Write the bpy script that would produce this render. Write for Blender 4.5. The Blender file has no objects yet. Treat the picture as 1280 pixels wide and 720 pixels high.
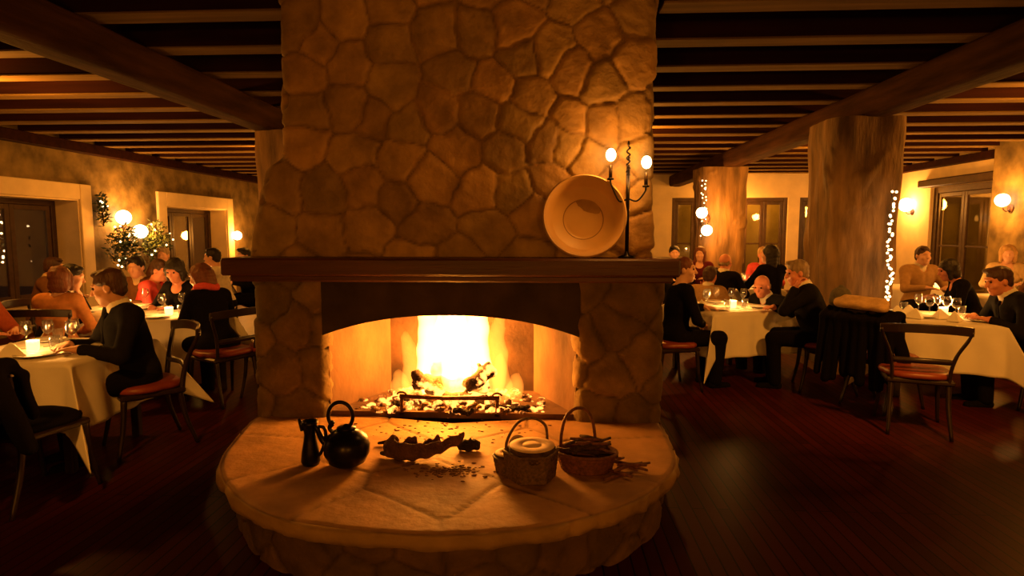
import bpy, math, random
import numpy as np
from mathutils import Vector, Matrix, Euler
random.seed(7); RNG = np.random.default_rng(11)
PI = math.pi
SC = bpy.context.scene
COL = SC.collection

# ------------------------------------------------------------------ camera
FPX, EYE = 750.0, 1.55
PITCH = math.atan(70 / FPX); YAW = math.atan(40 / FPX * math.cos(PITCH))
cam_d = bpy.data.cameras.new('camera'); cam = bpy.data.objects.new('camera', cam_d); COL.objects.link(cam)
cam_d.sensor_width = 36; cam_d.lens = FPX / 1280 * 36; cam_d.clip_end = 100; cam_d.clip_start = .05
cam.location = (0, 0, EYE); cam.rotation_euler = (PI / 2 - PITCH, 0, YAW)
SC.camera = cam

# ------------------------------------------------------------------ world, exposure, light
w = bpy.data.worlds.new('night'); SC.world = w; w.use_nodes = True
w.node_tree.nodes['Background'].inputs[0].default_value = (.010, .006, .004, 1)
w.node_tree.nodes['Background'].inputs[1].default_value = .5
SC.view_settings.view_transform = 'Standard'; SC.view_settings.look = 'None'
SC.view_settings.exposure = 0.0; SC.view_settings.gamma = 1; SC.view_settings.use_curve_mapping = False
SC.cycles.use_denoising = True; SC.cycles.max_bounces = 7; SC.cycles.diffuse_bounces = 4
SC.cycles.glossy_bounces = 3; SC.cycles.transmission_bounces = 6; SC.cycles.transparent_max_bounces = 24
SC.cycles.sample_clamp_indirect = 4; SC.cycles.caustics_reflective = False; SC.cycles.caustics_refractive = False
WARM = (1.0, .345, .035)
UNSEEN_LAMPS = 98        # unseen lamps behind the camera, placed low to favour the chimney
FIRE_W = 60
SCONCE_W = 115
CANDLE_W = 12


def light(name, loc, energy, size=.08, color=WARM, parent=None):
    d = bpy.data.lights.new(name, 'POINT'); d.energy = energy; d.shadow_soft_size = size; d.color = color
    o = bpy.data.objects.new(name, d); COL.objects.link(o); o.location = loc
    if parent: o.parent = parent
    return o


light('unseen_lamp_light', (-1.2, -2.2, 1.45), UNSEEN_LAMPS, .16)
light('unseen_lamp_light', (1.5, -2.2, 1.45), UNSEEN_LAMPS * .8, .16)
def spot(name, loc, aim, energy, deg, size=.10):
    d = bpy.data.lights.new(name, 'SPOT'); d.energy = energy; d.spot_size = math.radians(deg); d.spot_blend = .7; d.shadow_soft_size = size; d.color = WARM
    o = bpy.data.objects.new(name, d); COL.objects.link(o); o.location = loc; o.rotation_euler = (Vector(aim) - Vector(loc)).to_track_quat('-Z', 'Y').to_euler()
    return o


spot('added_cloth_spot', (2.9, 2.6, 3.0), (2.7, 6.1, .5), 420, 62)  # both spots are added, unseen fill that brightens the tablecloth fronts
spot('added_cloth_spot', (-2.3, 1.0, 3.0), (-3.5, 4.3, .6), 260, 50)
for px_, py_ in ((-4.6, 10.6), (4.9, 10.4), (-5.6, 5.6), (5.6, 6.4), (1.2, 8.8)):      # added fill lights over tables and people, without fixtures
    light('added_table_fill', (px_, py_, 2.62), 135, .08)

# ------------------------------------------------------------------ materials
MATS = {}


def mat(name, col, rough=.6, metal=0., var=0., scale=8., bump=0., bscale=None, emit=None, estr=0., trans=0., ior=1.45,
        attr=False, stretch=None, coat=0., spec=.5):
    if name in MATS: return MATS[name]
    m = bpy.data.materials.new(name); m.use_nodes = True
    nt = m.node_tree; N = nt.nodes; L = nt.links; b = N['Principled BSDF']
    b.inputs['Base Color'].default_value = (*col, 1); b.inputs['Roughness'].default_value = rough
    b.inputs['Metallic'].default_value = metal; b.inputs['IOR'].default_value = ior
    b.inputs['Transmission Weight'].default_value = trans; b.inputs['Coat Weight'].default_value = coat; b.inputs['Specular IOR Level'].default_value = spec
    if emit: b.inputs['Emission Color'].default_value = (*emit, 1); b.inputs['Emission Strength'].default_value = estr
    if var or bump or attr:
        tc = N.new('ShaderNodeTexCoord'); mp = N.new('ShaderNodeMapping'); L.new(tc.outputs['Object'], mp.inputs[0])
        if stretch: mp.inputs['Scale'].default_value = stretch
        no = N.new('ShaderNodeTexNoise'); no.inputs['Scale'].default_value = scale; no.inputs['Detail'].default_value = 6
        L.new(mp.outputs[0], no.inputs['Vector'])
        mr = N.new('ShaderNodeMapRange'); mr.inputs[1].default_value = .3; mr.inputs[2].default_value = .7
        mr.inputs[3].default_value = 1 - var; mr.inputs[4].default_value = 1 + var * .7
        L.new(no.outputs[0], mr.inputs[0])
        mx = N.new('ShaderNodeMix'); mx.data_type = 'RGBA'; mx.blend_type = 'MULTIPLY'; mx.inputs[0].default_value = 1
        mx.inputs[6].default_value = (*col, 1)
        if attr:
            at_ = N.new('ShaderNodeAttribute'); at_.attribute_name = 'Col'; L.new(at_.outputs['Color'], mx.inputs[6])
        L.new(mr.outputs[0], mx.inputs[7]); L.new(mx.outputs[2], b.inputs['Base Color'])
        if bump:
            bn = N.new('ShaderNodeTexNoise'); bn.inputs['Scale'].default_value = bscale or scale * 4; bn.inputs['Detail'].default_value = 7
            L.new(mp.outputs[0], bn.inputs['Vector'])
            bp = N.new('ShaderNodeBump'); bp.inputs['Strength'].default_value = bump; bp.inputs['Distance'].default_value = .02
            L.new(bn.outputs[0], bp.inputs['Height']); L.new(bp.outputs[0], b.inputs['Normal'])
    MATS[name] = m
    return m


M_stone = mat('stone', (.5, .4, .3), .85, var=.35, scale=7, bump=.5, bscale=26, attr=True)
M_slab = mat('hearth_flagstone', (.5, .4, .3), .7, var=.3, scale=5, bump=.3, bscale=22, attr=True)
M_firebrick = mat('firebrick', (.17, .09, .04), .9, var=.65, scale=2.6, bump=.4, bscale=20, stretch=(1, 1, .6))
M_sootbrick = mat('sooted_brick', (.11, .055, .025), .9, var=.6, scale=3, bump=.4, bscale=20)
M_soot = mat('sooty_lintel', (.045, .03, .02), .8, var=.5, scale=5, bump=.3)
M_mantel = mat('mantel_wood', (.10, .035, .018), .45, var=.4, scale=5, bump=.2, stretch=(.3, 4, 4))
M_wood_dark = mat('dark_wood', (.022, .012, .008), .35, var=.3, scale=9, stretch=(1, 1, .3))
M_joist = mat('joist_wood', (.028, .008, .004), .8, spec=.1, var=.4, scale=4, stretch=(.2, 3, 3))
M_joist_lit = mat('joist_underside_lit', (.19, .125, .045), .8, spec=.1, var=.35, scale=4, stretch=(.3, 4, 4))  # light from below put into the colour: paler copy of the joist wood
M_beam = mat('beam_wood', (.055, .024, .009), .85, spec=.1, var=.5, scale=3, bump=.4, stretch=(4, .5, 4))
M_ceil = mat('ceiling_boards', (.022, .007, .004), .9, spec=.1)
M_post = mat('post_wood', (.20, .115, .042), .75, var=.55, scale=3, bump=.5, bscale=12, stretch=(3, 3, .6))
M_plaster = mat('cream_plaster', (.82, .68, .44), .8, var=.12, scale=3, bump=.1, bscale=30)
M_frame = mat('window_wood', (.055, .028, .015), .5, var=.3, scale=10)


def thin_glass(name, tint, ior):
    m = bpy.data.materials.new(name); m.use_nodes = True; nt = m.node_tree; nt.nodes.clear(); N = nt.nodes; L = nt.links
    t = N.new('ShaderNodeBsdfTransparent'); t.inputs[0].default_value = (*tint, 1); g = N.new('ShaderNodeBsdfGlossy'); g.inputs['Roughness'].default_value = .03
    f = N.new('ShaderNodeLayerWeight'); f.inputs[0].default_value = ior; x = N.new('ShaderNodeMixShader'); o = N.new('ShaderNodeOutputMaterial')
    q = N.new('ShaderNodeMapRange'); q.inputs[3].default_value = .05; q.inputs[4].default_value = .7; L.new(f.outputs[1], q.inputs[0]); L.new(q.outputs[0], x.inputs[0]); L.new(t.outputs[0], x.inputs[1]); L.new(g.outputs[0], x.inputs[2]); L.new(x.outputs[0], o.inputs[0]); MATS[name] = m
    return m


M_glass = thin_glass('glass', (.96, .96, .96), .25)
M_pane = thin_glass('window_glass', (.92, .92, .92), .2)
M_cloth = mat('white_linen', (.80, .74, .64), .85, bump=.08, bscale=160, var=.04)
M_napkin = mat('napkin_linen', (.86, .82, .74), .8, var=.05)
M_china = mat('white_china', (.85, .83, .78), .12, coat=.5, var=.02)
M_iron = mat('black_iron', (.018, .015, .014), .28, metal=.7, var=.2, scale=30)
M_iron2 = mat('rusty_iron', (.16, .07, .03), .6, metal=.4, var=.4, scale=30)
M_silver = mat('silver', (.75, .73, .7), .18, metal=1)
M_seat = mat('red_leather_seat', (.24, .045, .02), .4, var=.2, scale=12)
M_wicker = mat('wicker', (.15, .085, .035), .6, var=.5, scale=60)
M_wicker2 = mat('red_wicker', (.17, .06, .03), .6, var=.5, scale=60)
M_birch = mat('cut_wood', (.90, .68, .42), .7, var=.15, scale=22)
M_bark = mat('bark', (.075, .038, .02), .85, var=.6, scale=22, bump=.7)
M_char = mat('charred_wood', (.03, .018, .012), .85, var=.6, scale=22, bump=.8)
M_wax = mat('candle_wax', (.9, .8, .6), .4, emit=(1, .5, .14), estr=1.2)  # wax given its own glow in place of light from the flame
M_cup = mat('candle_glow_glass', (.9, .8, .6), .5, emit=(1, .5, .17), estr=3.0)  # candle glow put into the cup glass as emission
M_bowl = mat('wooden_bowl', (.72, .48, .22), .38, var=.10, scale=5)
M_leaf = mat('garland_leaf', (.05, .07, .02), .6, var=.5, scale=10)
M_wire = mat('dark_wire', (.02, .02, .015), .5)
M_curtain = mat('pale_curtain', (.6, .5, .33), .9, var=.2, scale=5)
M_tvdark = mat('black_cloth', (.005, .004, .004), .95, spec=.06)
M_shawl = mat('beige_wool', (.55, .36, .17), .95, var=.2, scale=20, bump=.3)
M_grey = mat('grey_wool', (.10, .09, .07), .95, var=.3, scale=30, bump=.5)


def emission(name, col, s):
    if name in MATS: return MATS[name]
    m = bpy.data.materials.new(name); m.use_nodes = True; nt = m.node_tree; nt.nodes.clear()
    e = nt.nodes.new('ShaderNodeEmission'); e.inputs[0].default_value = (*col, 1); e.inputs[1].default_value = s
    o = nt.nodes.new('ShaderNodeOutputMaterial'); nt.links.new(e.outputs[0], o.inputs[0]); MATS[name] = m
    return m


def vol_emission(name, col, s):
    m = bpy.data.materials.new(name); m.use_nodes = True; nt = m.node_tree; nt.nodes.clear()
    e = nt.nodes.new('ShaderNodeEmission'); e.inputs[0].default_value = (*col, 1); e.inputs[1].default_value = s
    o = nt.nodes.new('ShaderNodeOutputMaterial'); nt.links.new(e.outputs[0], o.inputs['Volume']); MATS[name] = m
    return m


M_flame = vol_emission('flame_gas', (1, .37, .065), 75)
M_flame_thin = vol_emission('thin_flame_gas', (1, .32, .035), 10)
M_cflame = emission('candle_flame', (1, .62, .28), 40)
M_bulb = emission('lamp_glow', (1, .62, .30), 16)
M_fairy = emission('fairy_light', (1, .60, .26), 9)


def ember_mat(name, base, amount, strength, sc=9):
    m = mat(name, base, .9, var=.5, scale=20, bump=.6); nt = m.node_tree; N = nt.nodes; L = nt.links; b = N['Principled BSDF']
    tc = N.new('ShaderNodeTexCoord'); no = N.new('ShaderNodeTexNoise'); no.inputs['Scale'].default_value = sc; no.inputs['Detail'].default_value = 4
    L.new(tc.outputs['Object'], no.inputs['Vector'])
    r = N.new('ShaderNodeMapRange'); r.inputs[1].default_value = amount; r.inputs[2].default_value = amount + .10
    r.inputs[3].default_value = 0; r.inputs[4].default_value = strength
    L.new(no.outputs[0], r.inputs[0]); L.new(r.outputs[0], b.inputs['Emission Strength']); b.inputs['Emission Color'].default_value = (1, .30, .05, 1)
    return m


M_ember = ember_mat('embers', (.22, .12, .07), .47, 3.5, 14)
M_burning = ember_mat('burning_log', (.05, .025, .015), .52, 5, 11)

# floor planks
M_floor = bpy.data.materials.new('floor_planks'); M_floor.use_nodes = True
nt = M_floor.node_tree; N = nt.nodes; L = nt.links; b = N['Principled BSDF']
tc = N.new('ShaderNodeTexCoord'); br = N.new('ShaderNodeTexBrick'); L.new(tc.outputs['Object'], br.inputs['Vector'])
mpf = N.new('ShaderNodeMapping'); mpf.inputs['Rotation'].default_value = (0, 0, PI / 2)
L.new(tc.outputs['Object'], mpf.inputs[0]); L.new(mpf.outputs[0], br.inputs['Vector'])
br.inputs['Color1'].default_value = (.068, .010, .005, 1); br.inputs['Color2'].default_value = (.042, .007, .003, 1)
br.inputs['Mortar'].default_value = (.008, .003, .002, 1); br.inputs['Scale'].default_value = 1
br.inputs['Brick Width'].default_value = 2.2; br.inputs['Row Height'].default_value = .07; b.inputs['IOR'].default_value = 1.2; br.inputs['Mortar Size'].default_value = .004
L.new(br.outputs[0], b.inputs['Base Color']); b.inputs['Roughness'].default_value = .40; b.inputs['Specular IOR Level'].default_value = .13
bp = N.new('ShaderNodeBump'); bp.inputs['Strength'].default_value = .15; bp.inputs['Distance'].default_value = .01
no = N.new('ShaderNodeTexNoise'); no.inputs['Scale'].default_value = 6; L.new(tc.outputs['Object'], no.inputs['Vector'])
L.new(no.outputs[0], bp.inputs['Height']); L.new(bp.outputs[0], b.inputs['Normal'])


# ------------------------------------------------------------------ mesh helpers
def add_obj(name, me, material=None, parent=None, loc=None):
    o = bpy.data.objects.new(name, me); COL.objects.link(o)
    if material is not None and not me.materials:
        for m_ in (material if isinstance(material, (list, tuple)) else [material]): me.materials.append(m_)
    if parent is not None: o.parent = parent
    if loc is not None: o.location = loc
    return o


def mesh_np(name, V, Q, smooth=True, col=None):
    """V (n,3), Q (m,4) quads"""
    me = bpy.data.meshes.new(name); V = np.asarray(V, np.float32); Q = np.asarray(Q, np.int32)
    me.vertices.add(len(V)); me.vertices.foreach_set('co', V.ravel())
    me.loops.add(Q.size); me.loops.foreach_set('vertex_index', Q.ravel())
    me.polygons.add(len(Q)); me.polygons.foreach_set('loop_start', np.arange(len(Q), dtype=np.int32) * Q.shape[1])
    me.polygons.foreach_set('use_smooth', np.full(len(Q), smooth))
    me.update(calc_edges=True); me.validate()
    if col is not None:
        a = me.color_attributes.new('Col', 'FLOAT_COLOR', 'POINT')
        c4 = np.ones((len(V), 4), np.float32); c4[:, :3] = col; a.data.foreach_set('color', c4.ravel())
    return me


class MB:
    """collects boxes, tubes and lathes for ONE mesh"""
    def __init__(s): s.v = []; s.f = []; s.m = []; s.sm = []

    def add(s, v, f, mi=0, smooth=True, M=None):
        o = len(s.v)
        s.v += [tuple(M @ Vector(p)) if M is not None else tuple(p) for p in v]
        s.f += [tuple(i + o for i in q) for q in f]; s.m += [mi] * len(f); s.sm += [smooth] * len(f)
        return s

    def box(s, lo, hi, bev=.0, mi=0, M=None):
        x0, y0, z0 = lo; x1, y1, z1 = hi
        if bev <= 0:
            v = [(x, y, z) for z in (z0, z1) for y in (y0, y1) for x in (x0, x1)]
            f = [(0, 2, 3, 1), (4, 5, 7, 6), (0, 1, 5, 4), (2, 6, 7, 3), (0, 4, 6, 2), (1, 3, 7, 5)]
            return s.add(v, f, mi, False, M)
        b_ = min(bev, (x1 - x0) / 2.01, (y1 - y0) / 2.01, (z1 - z0) / 2.01)
        v = []; idx = {}
        for cx in (0, 1):
            for cy in (0, 1):
                for cz in (0, 1):
                    X = (x0, x1)[cx]; Y = (y0, y1)[cy]; Z = (z0, z1)[cz]
                    sx = b_ if cx == 0 else -b_; sy = b_ if cy == 0 else -b_; sz = b_ if cz == 0 else -b_
                    idx[cx, cy, cz] = len(v); v += [(X, Y + sy, Z + sz), (X + sx, Y, Z + sz), (X + sx, Y + sy, Z)]
        I = lambda a, b2, c, k: idx[a, b2, c] + k
        f = []
        for c in (0, 1):
            f.append([I(c, 0, 0, 0), I(c, 1, 0, 0), I(c, 1, 1, 0), I(c, 0, 1, 0)])
            f.append([I(0, c, 0, 1), I(1, c, 0, 1), I(1, c, 1, 1), I(0, c, 1, 1)])
            f.append([I(0, 0, c, 2), I(1, 0, c, 2), I(1, 1, c, 2), I(0, 1, c, 2)])
        for a in (0, 1):
            for b2 in (0, 1):
                f.append([I(a, b2, 0, 0), I(a, b2, 1, 0), I(a, b2, 1, 1), I(a, b2, 0, 1)])
                f.append([I(a, 0, b2, 0), I(a, 1, b2, 0), I(a, 1, b2, 2), I(a, 0, b2, 2)])
                f.append([I(0, a, b2, 1), I(1, a, b2, 1), I(1, a, b2, 2), I(0, a, b2, 2)])
        for k in idx.values(): f.append([k, k + 1, k + 2])
        c0 = np.array([(x0 + x1) / 2, (y0 + y1) / 2, (z0 + z1) / 2]); va = np.array(v); ff = []
        for q in f:
            p = va[q]; n = np.cross(p[1] - p[0], p[2] - p[0])
            if np.dot(n, p.mean(0) - c0) < 0: q = q[::-1]
            ff.append(tuple(q))
        return s.add(v, ff, mi, False, M)

    def tube(s, pts, r, n=8, mi=0, M=None, closed=False, flat=None):
        P = [Vector(p) for p in pts]; m_ = len(P); R = [r] * m_ if isinstance(r, (int, float)) else list(r)
        v = []; f = []; up = None
        for i, p in enumerate(P):
            t = (P[(i + 1) % m_] - P[i - 1]) if closed else (P[min(i + 1, m_ - 1)] - P[max(i - 1, 0)])
            t.normalize()
            if up is None: up = Vector((0, 0, 1)) if abs(t.z) < .9 else Vector((1, 0, 0))
            a = t.cross(up); a.normalize(); b_ = a.cross(t); b_.normalize(); up = b_
            for k in range(n):
                an = 2 * PI * k / n
                v.append(p + (a * math.cos(an) + b_ * math.sin(an) * (flat or 1)) * R[i])
        for i in range(m_ if closed else m_ - 1):
            j = (i + 1) % m_
            for k in range(n): f.append((i * n + k, i * n + (k + 1) % n, j * n + (k + 1) % n, j * n + k))
        if not closed: f.append(tuple(range(n))[::-1]); f.append(tuple(range((m_ - 1) * n, m_ * n)))
        return s.add(v, f, mi, True, M)

    def lathe(s, prof, n=24, mi=0, M=None, caps=True):
        v = []; f = []
        for (r, z) in prof:
            for k in range(n): v.append((r * math.cos(2 * PI * k / n), r * math.sin(2 * PI * k / n), z))
        for i in range(len(prof) - 1):
            for k in range(n): f.append((i * n + k, i * n + (k + 1) % n, (i + 1) * n + (k + 1) % n, (i + 1) * n + k))
        if caps and prof[0][0] > 1e-4: f.append(tuple(range(n))[::-1])
        if caps and prof[-1][0] > 1e-4: f.append(tuple(range((len(prof) - 1) * n, len(prof) * n)))
        return s.add(v, f, mi, True, M)

    def ball(s, c, r, n=12, mi=0, M=None, sc=(1, 1, 1)):
        v = []; f = []; h = n // 2
        for i in range(h + 1):
            a = PI * i / h
            for k in range(n):
                v.append((c[0] + r * sc[0] * math.sin(a) * math.cos(2 * PI * k / n), c[1] + r * sc[1] * math.sin(a) * math.sin(2 * PI * k / n), c[2] - r * sc[2] * math.cos(a)))
        for i in range(h):
            for k in range(n): f.append((i * n + k, i * n + (k + 1) % n, (i + 1) * n + (k + 1) % n, (i + 1) * n + k))
        return s.add(v, f, mi, True, M)

    def mesh(s, name):
        me = bpy.data.meshes.new(name); me.from_pydata(s.v, [], s.f); me.update()
        me.polygons.foreach_set('use_smooth', s.sm); me.polygons.foreach_set('material_index', s.m)
        return me

    def build(s, name, material, parent=None, loc=None):
        return add_obj(name, s.mesh(name), material, parent, loc)


def tag(o, label=None, cat=None, group=None, kind=None):
    if label: o['label'] = label
    if cat: o['category'] = cat
    if group: o['group'] = group
    if kind: o['kind'] = kind
    return o


def empty(name, loc=(0, 0, 0), rz=0., label=None, cat=None, group=None):
    o = bpy.data.objects.new(name, None); COL.objects.link(o); o.location = loc; o.rotation_euler = (0, 0, rz)
    o.empty_display_size = .1
    return tag(o, label, cat, group)


def structure(o): o['kind'] = 'structure'; return o


def copy_tree(o, parent=None):
    c = o.copy(); COL.objects.link(c)
    if parent is not None: c.parent = parent
    for ch in list(o.children): copy_tree(ch, c)
    return c


def place_copy(o, loc, rz=0., label=None, group=None, first=False):
    c = o if first else copy_tree(o)
    c.location = loc; c.rotation_euler = (0, 0, rz)
    if label: c['label'] = label
    if group: c['group'] = group
    return c


def catmull(P, n=8, closed=False):
    P = [np.array(p, float) for p in P]; out = []
    m_ = len(P); rng = range(m_ if closed else m_ - 1)
    for i in rng:
        p0 = P[i - 1] if (i > 0 or closed) else 2 * P[0] - P[1]; p1 = P[i]; p2 = P[(i + 1) % m_]
        p3 = P[(i + 2) % m_] if (i + 2 < m_ or closed) else 2 * P[-1] - P[-2]
        for k in range(n):
            t = k / n
            out.append(.5 * ((2 * p1) + (-p0 + p2) * t + (2 * p0 - 5 * p1 + 4 * p2 - p3) * t * t + (-p0 + 3 * p1 - 3 * p2 + p3) * t ** 3))
    if not closed: out.append(P[-1])
    return out


_ph = RNG.uniform(0, 6.28, (24, 3)); _dr = RNG.normal(0, 1, (24, 3))


def noise(P, sc=1., seed=0):
    """smooth pseudo noise in -1..1 of points P (n,3) (or (n,2))"""
    P = np.asarray(P, float)
    if P.shape[-1] == 2: P = np.concatenate([P, np.zeros(P.shape[:-1] + (1,))], -1)
    out = np.zeros(P.shape[:-1])
    for i in range(6):
        j = (i + seed * 5) % 24; f = sc * (1 + .55 * i)
        out += np.sin((P @ _dr[j]) * f + _ph[j, 0] + 1.3 * np.sin((P @ _dr[(j + 7) % 24]) * f * .8 + _ph[j, 1])) / (1 + .35 * i)
    return out / 3.2


# ------------------------------------------------------------------ signed distance bodies
def _sdf_c(P, a, b_, ra, rb):
    ab = b_ - a; l2 = max(float(ab @ ab), 1e-9); t = np.clip(((P - a) @ ab) / l2, 0, 1)
    return np.sqrt(((P - a - t[..., None] * ab) ** 2).sum(-1)) - (ra + (rb - ra) * t)


def _sdf_e(P, c, r, R):
    q = P - c
    if R is not None: q = q @ R
    k0 = np.sqrt(((q / r) ** 2).sum(-1)); k1 = np.sqrt(((q / (r * r)) ** 2).sum(-1)) + 1e-9
    return k0 * (k0 - 1) / k1


def C_(a, b_, ra, rb=None, k=.02, neg=False): return ('c', np.array(a, float), np.array(b_, float), ra, ra if rb is None else rb, k, neg)
def E_(c, r, R=None, k=.02, neg=False): return ('e', np.array(c, float), np.array(r, float), R, None, k, neg)


def sdf_mesh(name, prims, vox, warp=None):
    lo = np.full(3, 1e9); hi = -lo
    bb = []
    for p in prims:
        if p[0] == 'c':
            r = max(p[3], p[4]); l_ = np.minimum(p[1], p[2]) - r; h_ = np.maximum(p[1], p[2]) + r
        else:
            r = p[2].max(); rr = p[2] if p[3] is None else np.full(3, r); l_ = p[1] - rr; h_ = p[1] + rr
        bb.append((l_, h_))
        if not p[6]: lo = np.minimum(lo, l_); hi = np.maximum(hi, h_)
    lo = lo - 3 * vox; hi = hi + 3 * vox
    n = np.ceil((hi - lo) / vox).astype(int) + 1
    G = np.full(n, .2, np.float32)
    for p, (l_, h_) in zip(prims, bb):
        m_ = p[5] + 2 * vox
        i0 = np.clip(np.floor((l_ - m_ - lo) / vox).astype(int), 0, n); i1 = np.clip(np.ceil((h_ + m_ - lo) / vox).astype(int) + 1, 0, n)
        if np.any(i1 <= i0): continue
        ax = [lo[d] + vox * np.arange(i0[d], i1[d]) for d in range(3)]
        P = np.stack(np.meshgrid(*ax, indexing='ij'), -1)
        if warp is not None: P = warp(P)
        d = _sdf_c(P, p[1], p[2], p[3], p[4]) if p[0] == 'c' else _sdf_e(P, p[1], p[2], p[3])
        sl = tuple(slice(i0[q], i1[q]) for q in range(3)); g = G[sl]; k = max(p[5], 1e-4)
        if p[6]: h = np.maximum(k - np.abs(-g - d), 0) / k; G[sl] = -(np.minimum(-g, d) - h * h * k / 4)
        else: h = np.maximum(k - np.abs(g - d), 0) / k; G[sl] = np.minimum(g, d) - h * h * k / 4
    S = G < 0
    cs = [(a, b_, c) for a in (0, 1) for b_ in (0, 1) for c in (0, 1)]
    sub = lambda A, c: A[c[0]:A.shape[0] - 1 + c[0], c[1]:A.shape[1] - 1 + c[1], c[2]:A.shape[2] - 1 + c[2]]
    cnt = sum(sub(S, c).astype(np.int8) for c in cs); act = (cnt > 0) & (cnt < 8)
    I = np.argwhere(act); vid = np.full(act.shape, -1, np.int32); vid[act] = np.arange(len(I))
    acc = np.zeros((len(I), 3)); num = np.zeros(len(I))
    val = {c: G[I[:, 0] + c[0], I[:, 1] + c[1], I[:, 2] + c[2]] for c in cs}
    for c in cs:
        for d in range(3):
            if c[d] == 0:
                c2 = list(c); c2[d] = 1; c2 = tuple(c2); g0 = val[c]; g1 = val[c2]; m_ = (g0 < 0) != (g1 < 0)
                t = np.where(m_, g0 / np.where(m_, g0 - g1, 1), 0)
                pt = np.array(c, float)[None] + t[:, None] * (np.array(c2) - np.array(c))[None]
                acc += pt * m_[:, None]; num += m_
    V = lo + (I + acc / num[:, None]) * vox
    Q = []
    for d in range(3):
        u_, v_ = [(1, 2), (2, 0), (0, 1)][d]
        s0 = [slice(1, -1)] * 3; s0[d] = slice(0, -1); s1 = list(s0); s1[d] = slice(1, None)
        A = S[tuple(s0)]; B = S[tuple(s1)]; J = np.argwhere(A != B)
        if not len(J): continue
        off = np.array([1, 1, 1]); off[d] = 0; J2 = J + off
        eu = np.eye(3, dtype=int)[u_]; ev = np.eye(3, dtype=int)[v_]
        q = np.stack([vid[tuple((J2 - eu - ev).T)], vid[tuple((J2 - ev).T)], vid[tuple(J2.T)], vid[tuple((J2 - eu).T)]], 1)
        ins = A[tuple(J.T)]; q[~ins] = q[~ins][:, ::-1]; Q.append(q)
    Q = np.concatenate(Q); Q = Q[(Q >= 0).all(1)]
    return mesh_np(name, V, Q)


# ------------------------------------------------------------------ stone cladding
def cells(P, seeds, warp=.032, wsc=7.):
    """P (n,2): nearest seed id, distance to the nearest bisector"""
    Pw = P + np.stack([noise(P, wsc, 1), noise(P, wsc, 2)], -1) * warp
    n = len(P); id1 = np.zeros(n, int); best = np.full(n, 1e9); sec = np.full(n, 1e9)
    ch = 20000
    for s in range(0, n, ch):
        D = ((Pw[s:s + ch, None, :] - seeds[None]) ** 2).sum(-1); o = np.argmin(D, 1); r = np.arange(len(o))
        id1[s:s + ch] = o; p1 = seeds[o]; d1 = D[r, o]
        dd = (D - d1[:, None]) / (2 * np.sqrt(((seeds[None] - p1[:, None]) ** 2).sum(-1)) + 1e-6)
        dd[r, o] = 1e9; sec[s:s + ch] = dd.min(1)
    return id1, sec


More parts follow.
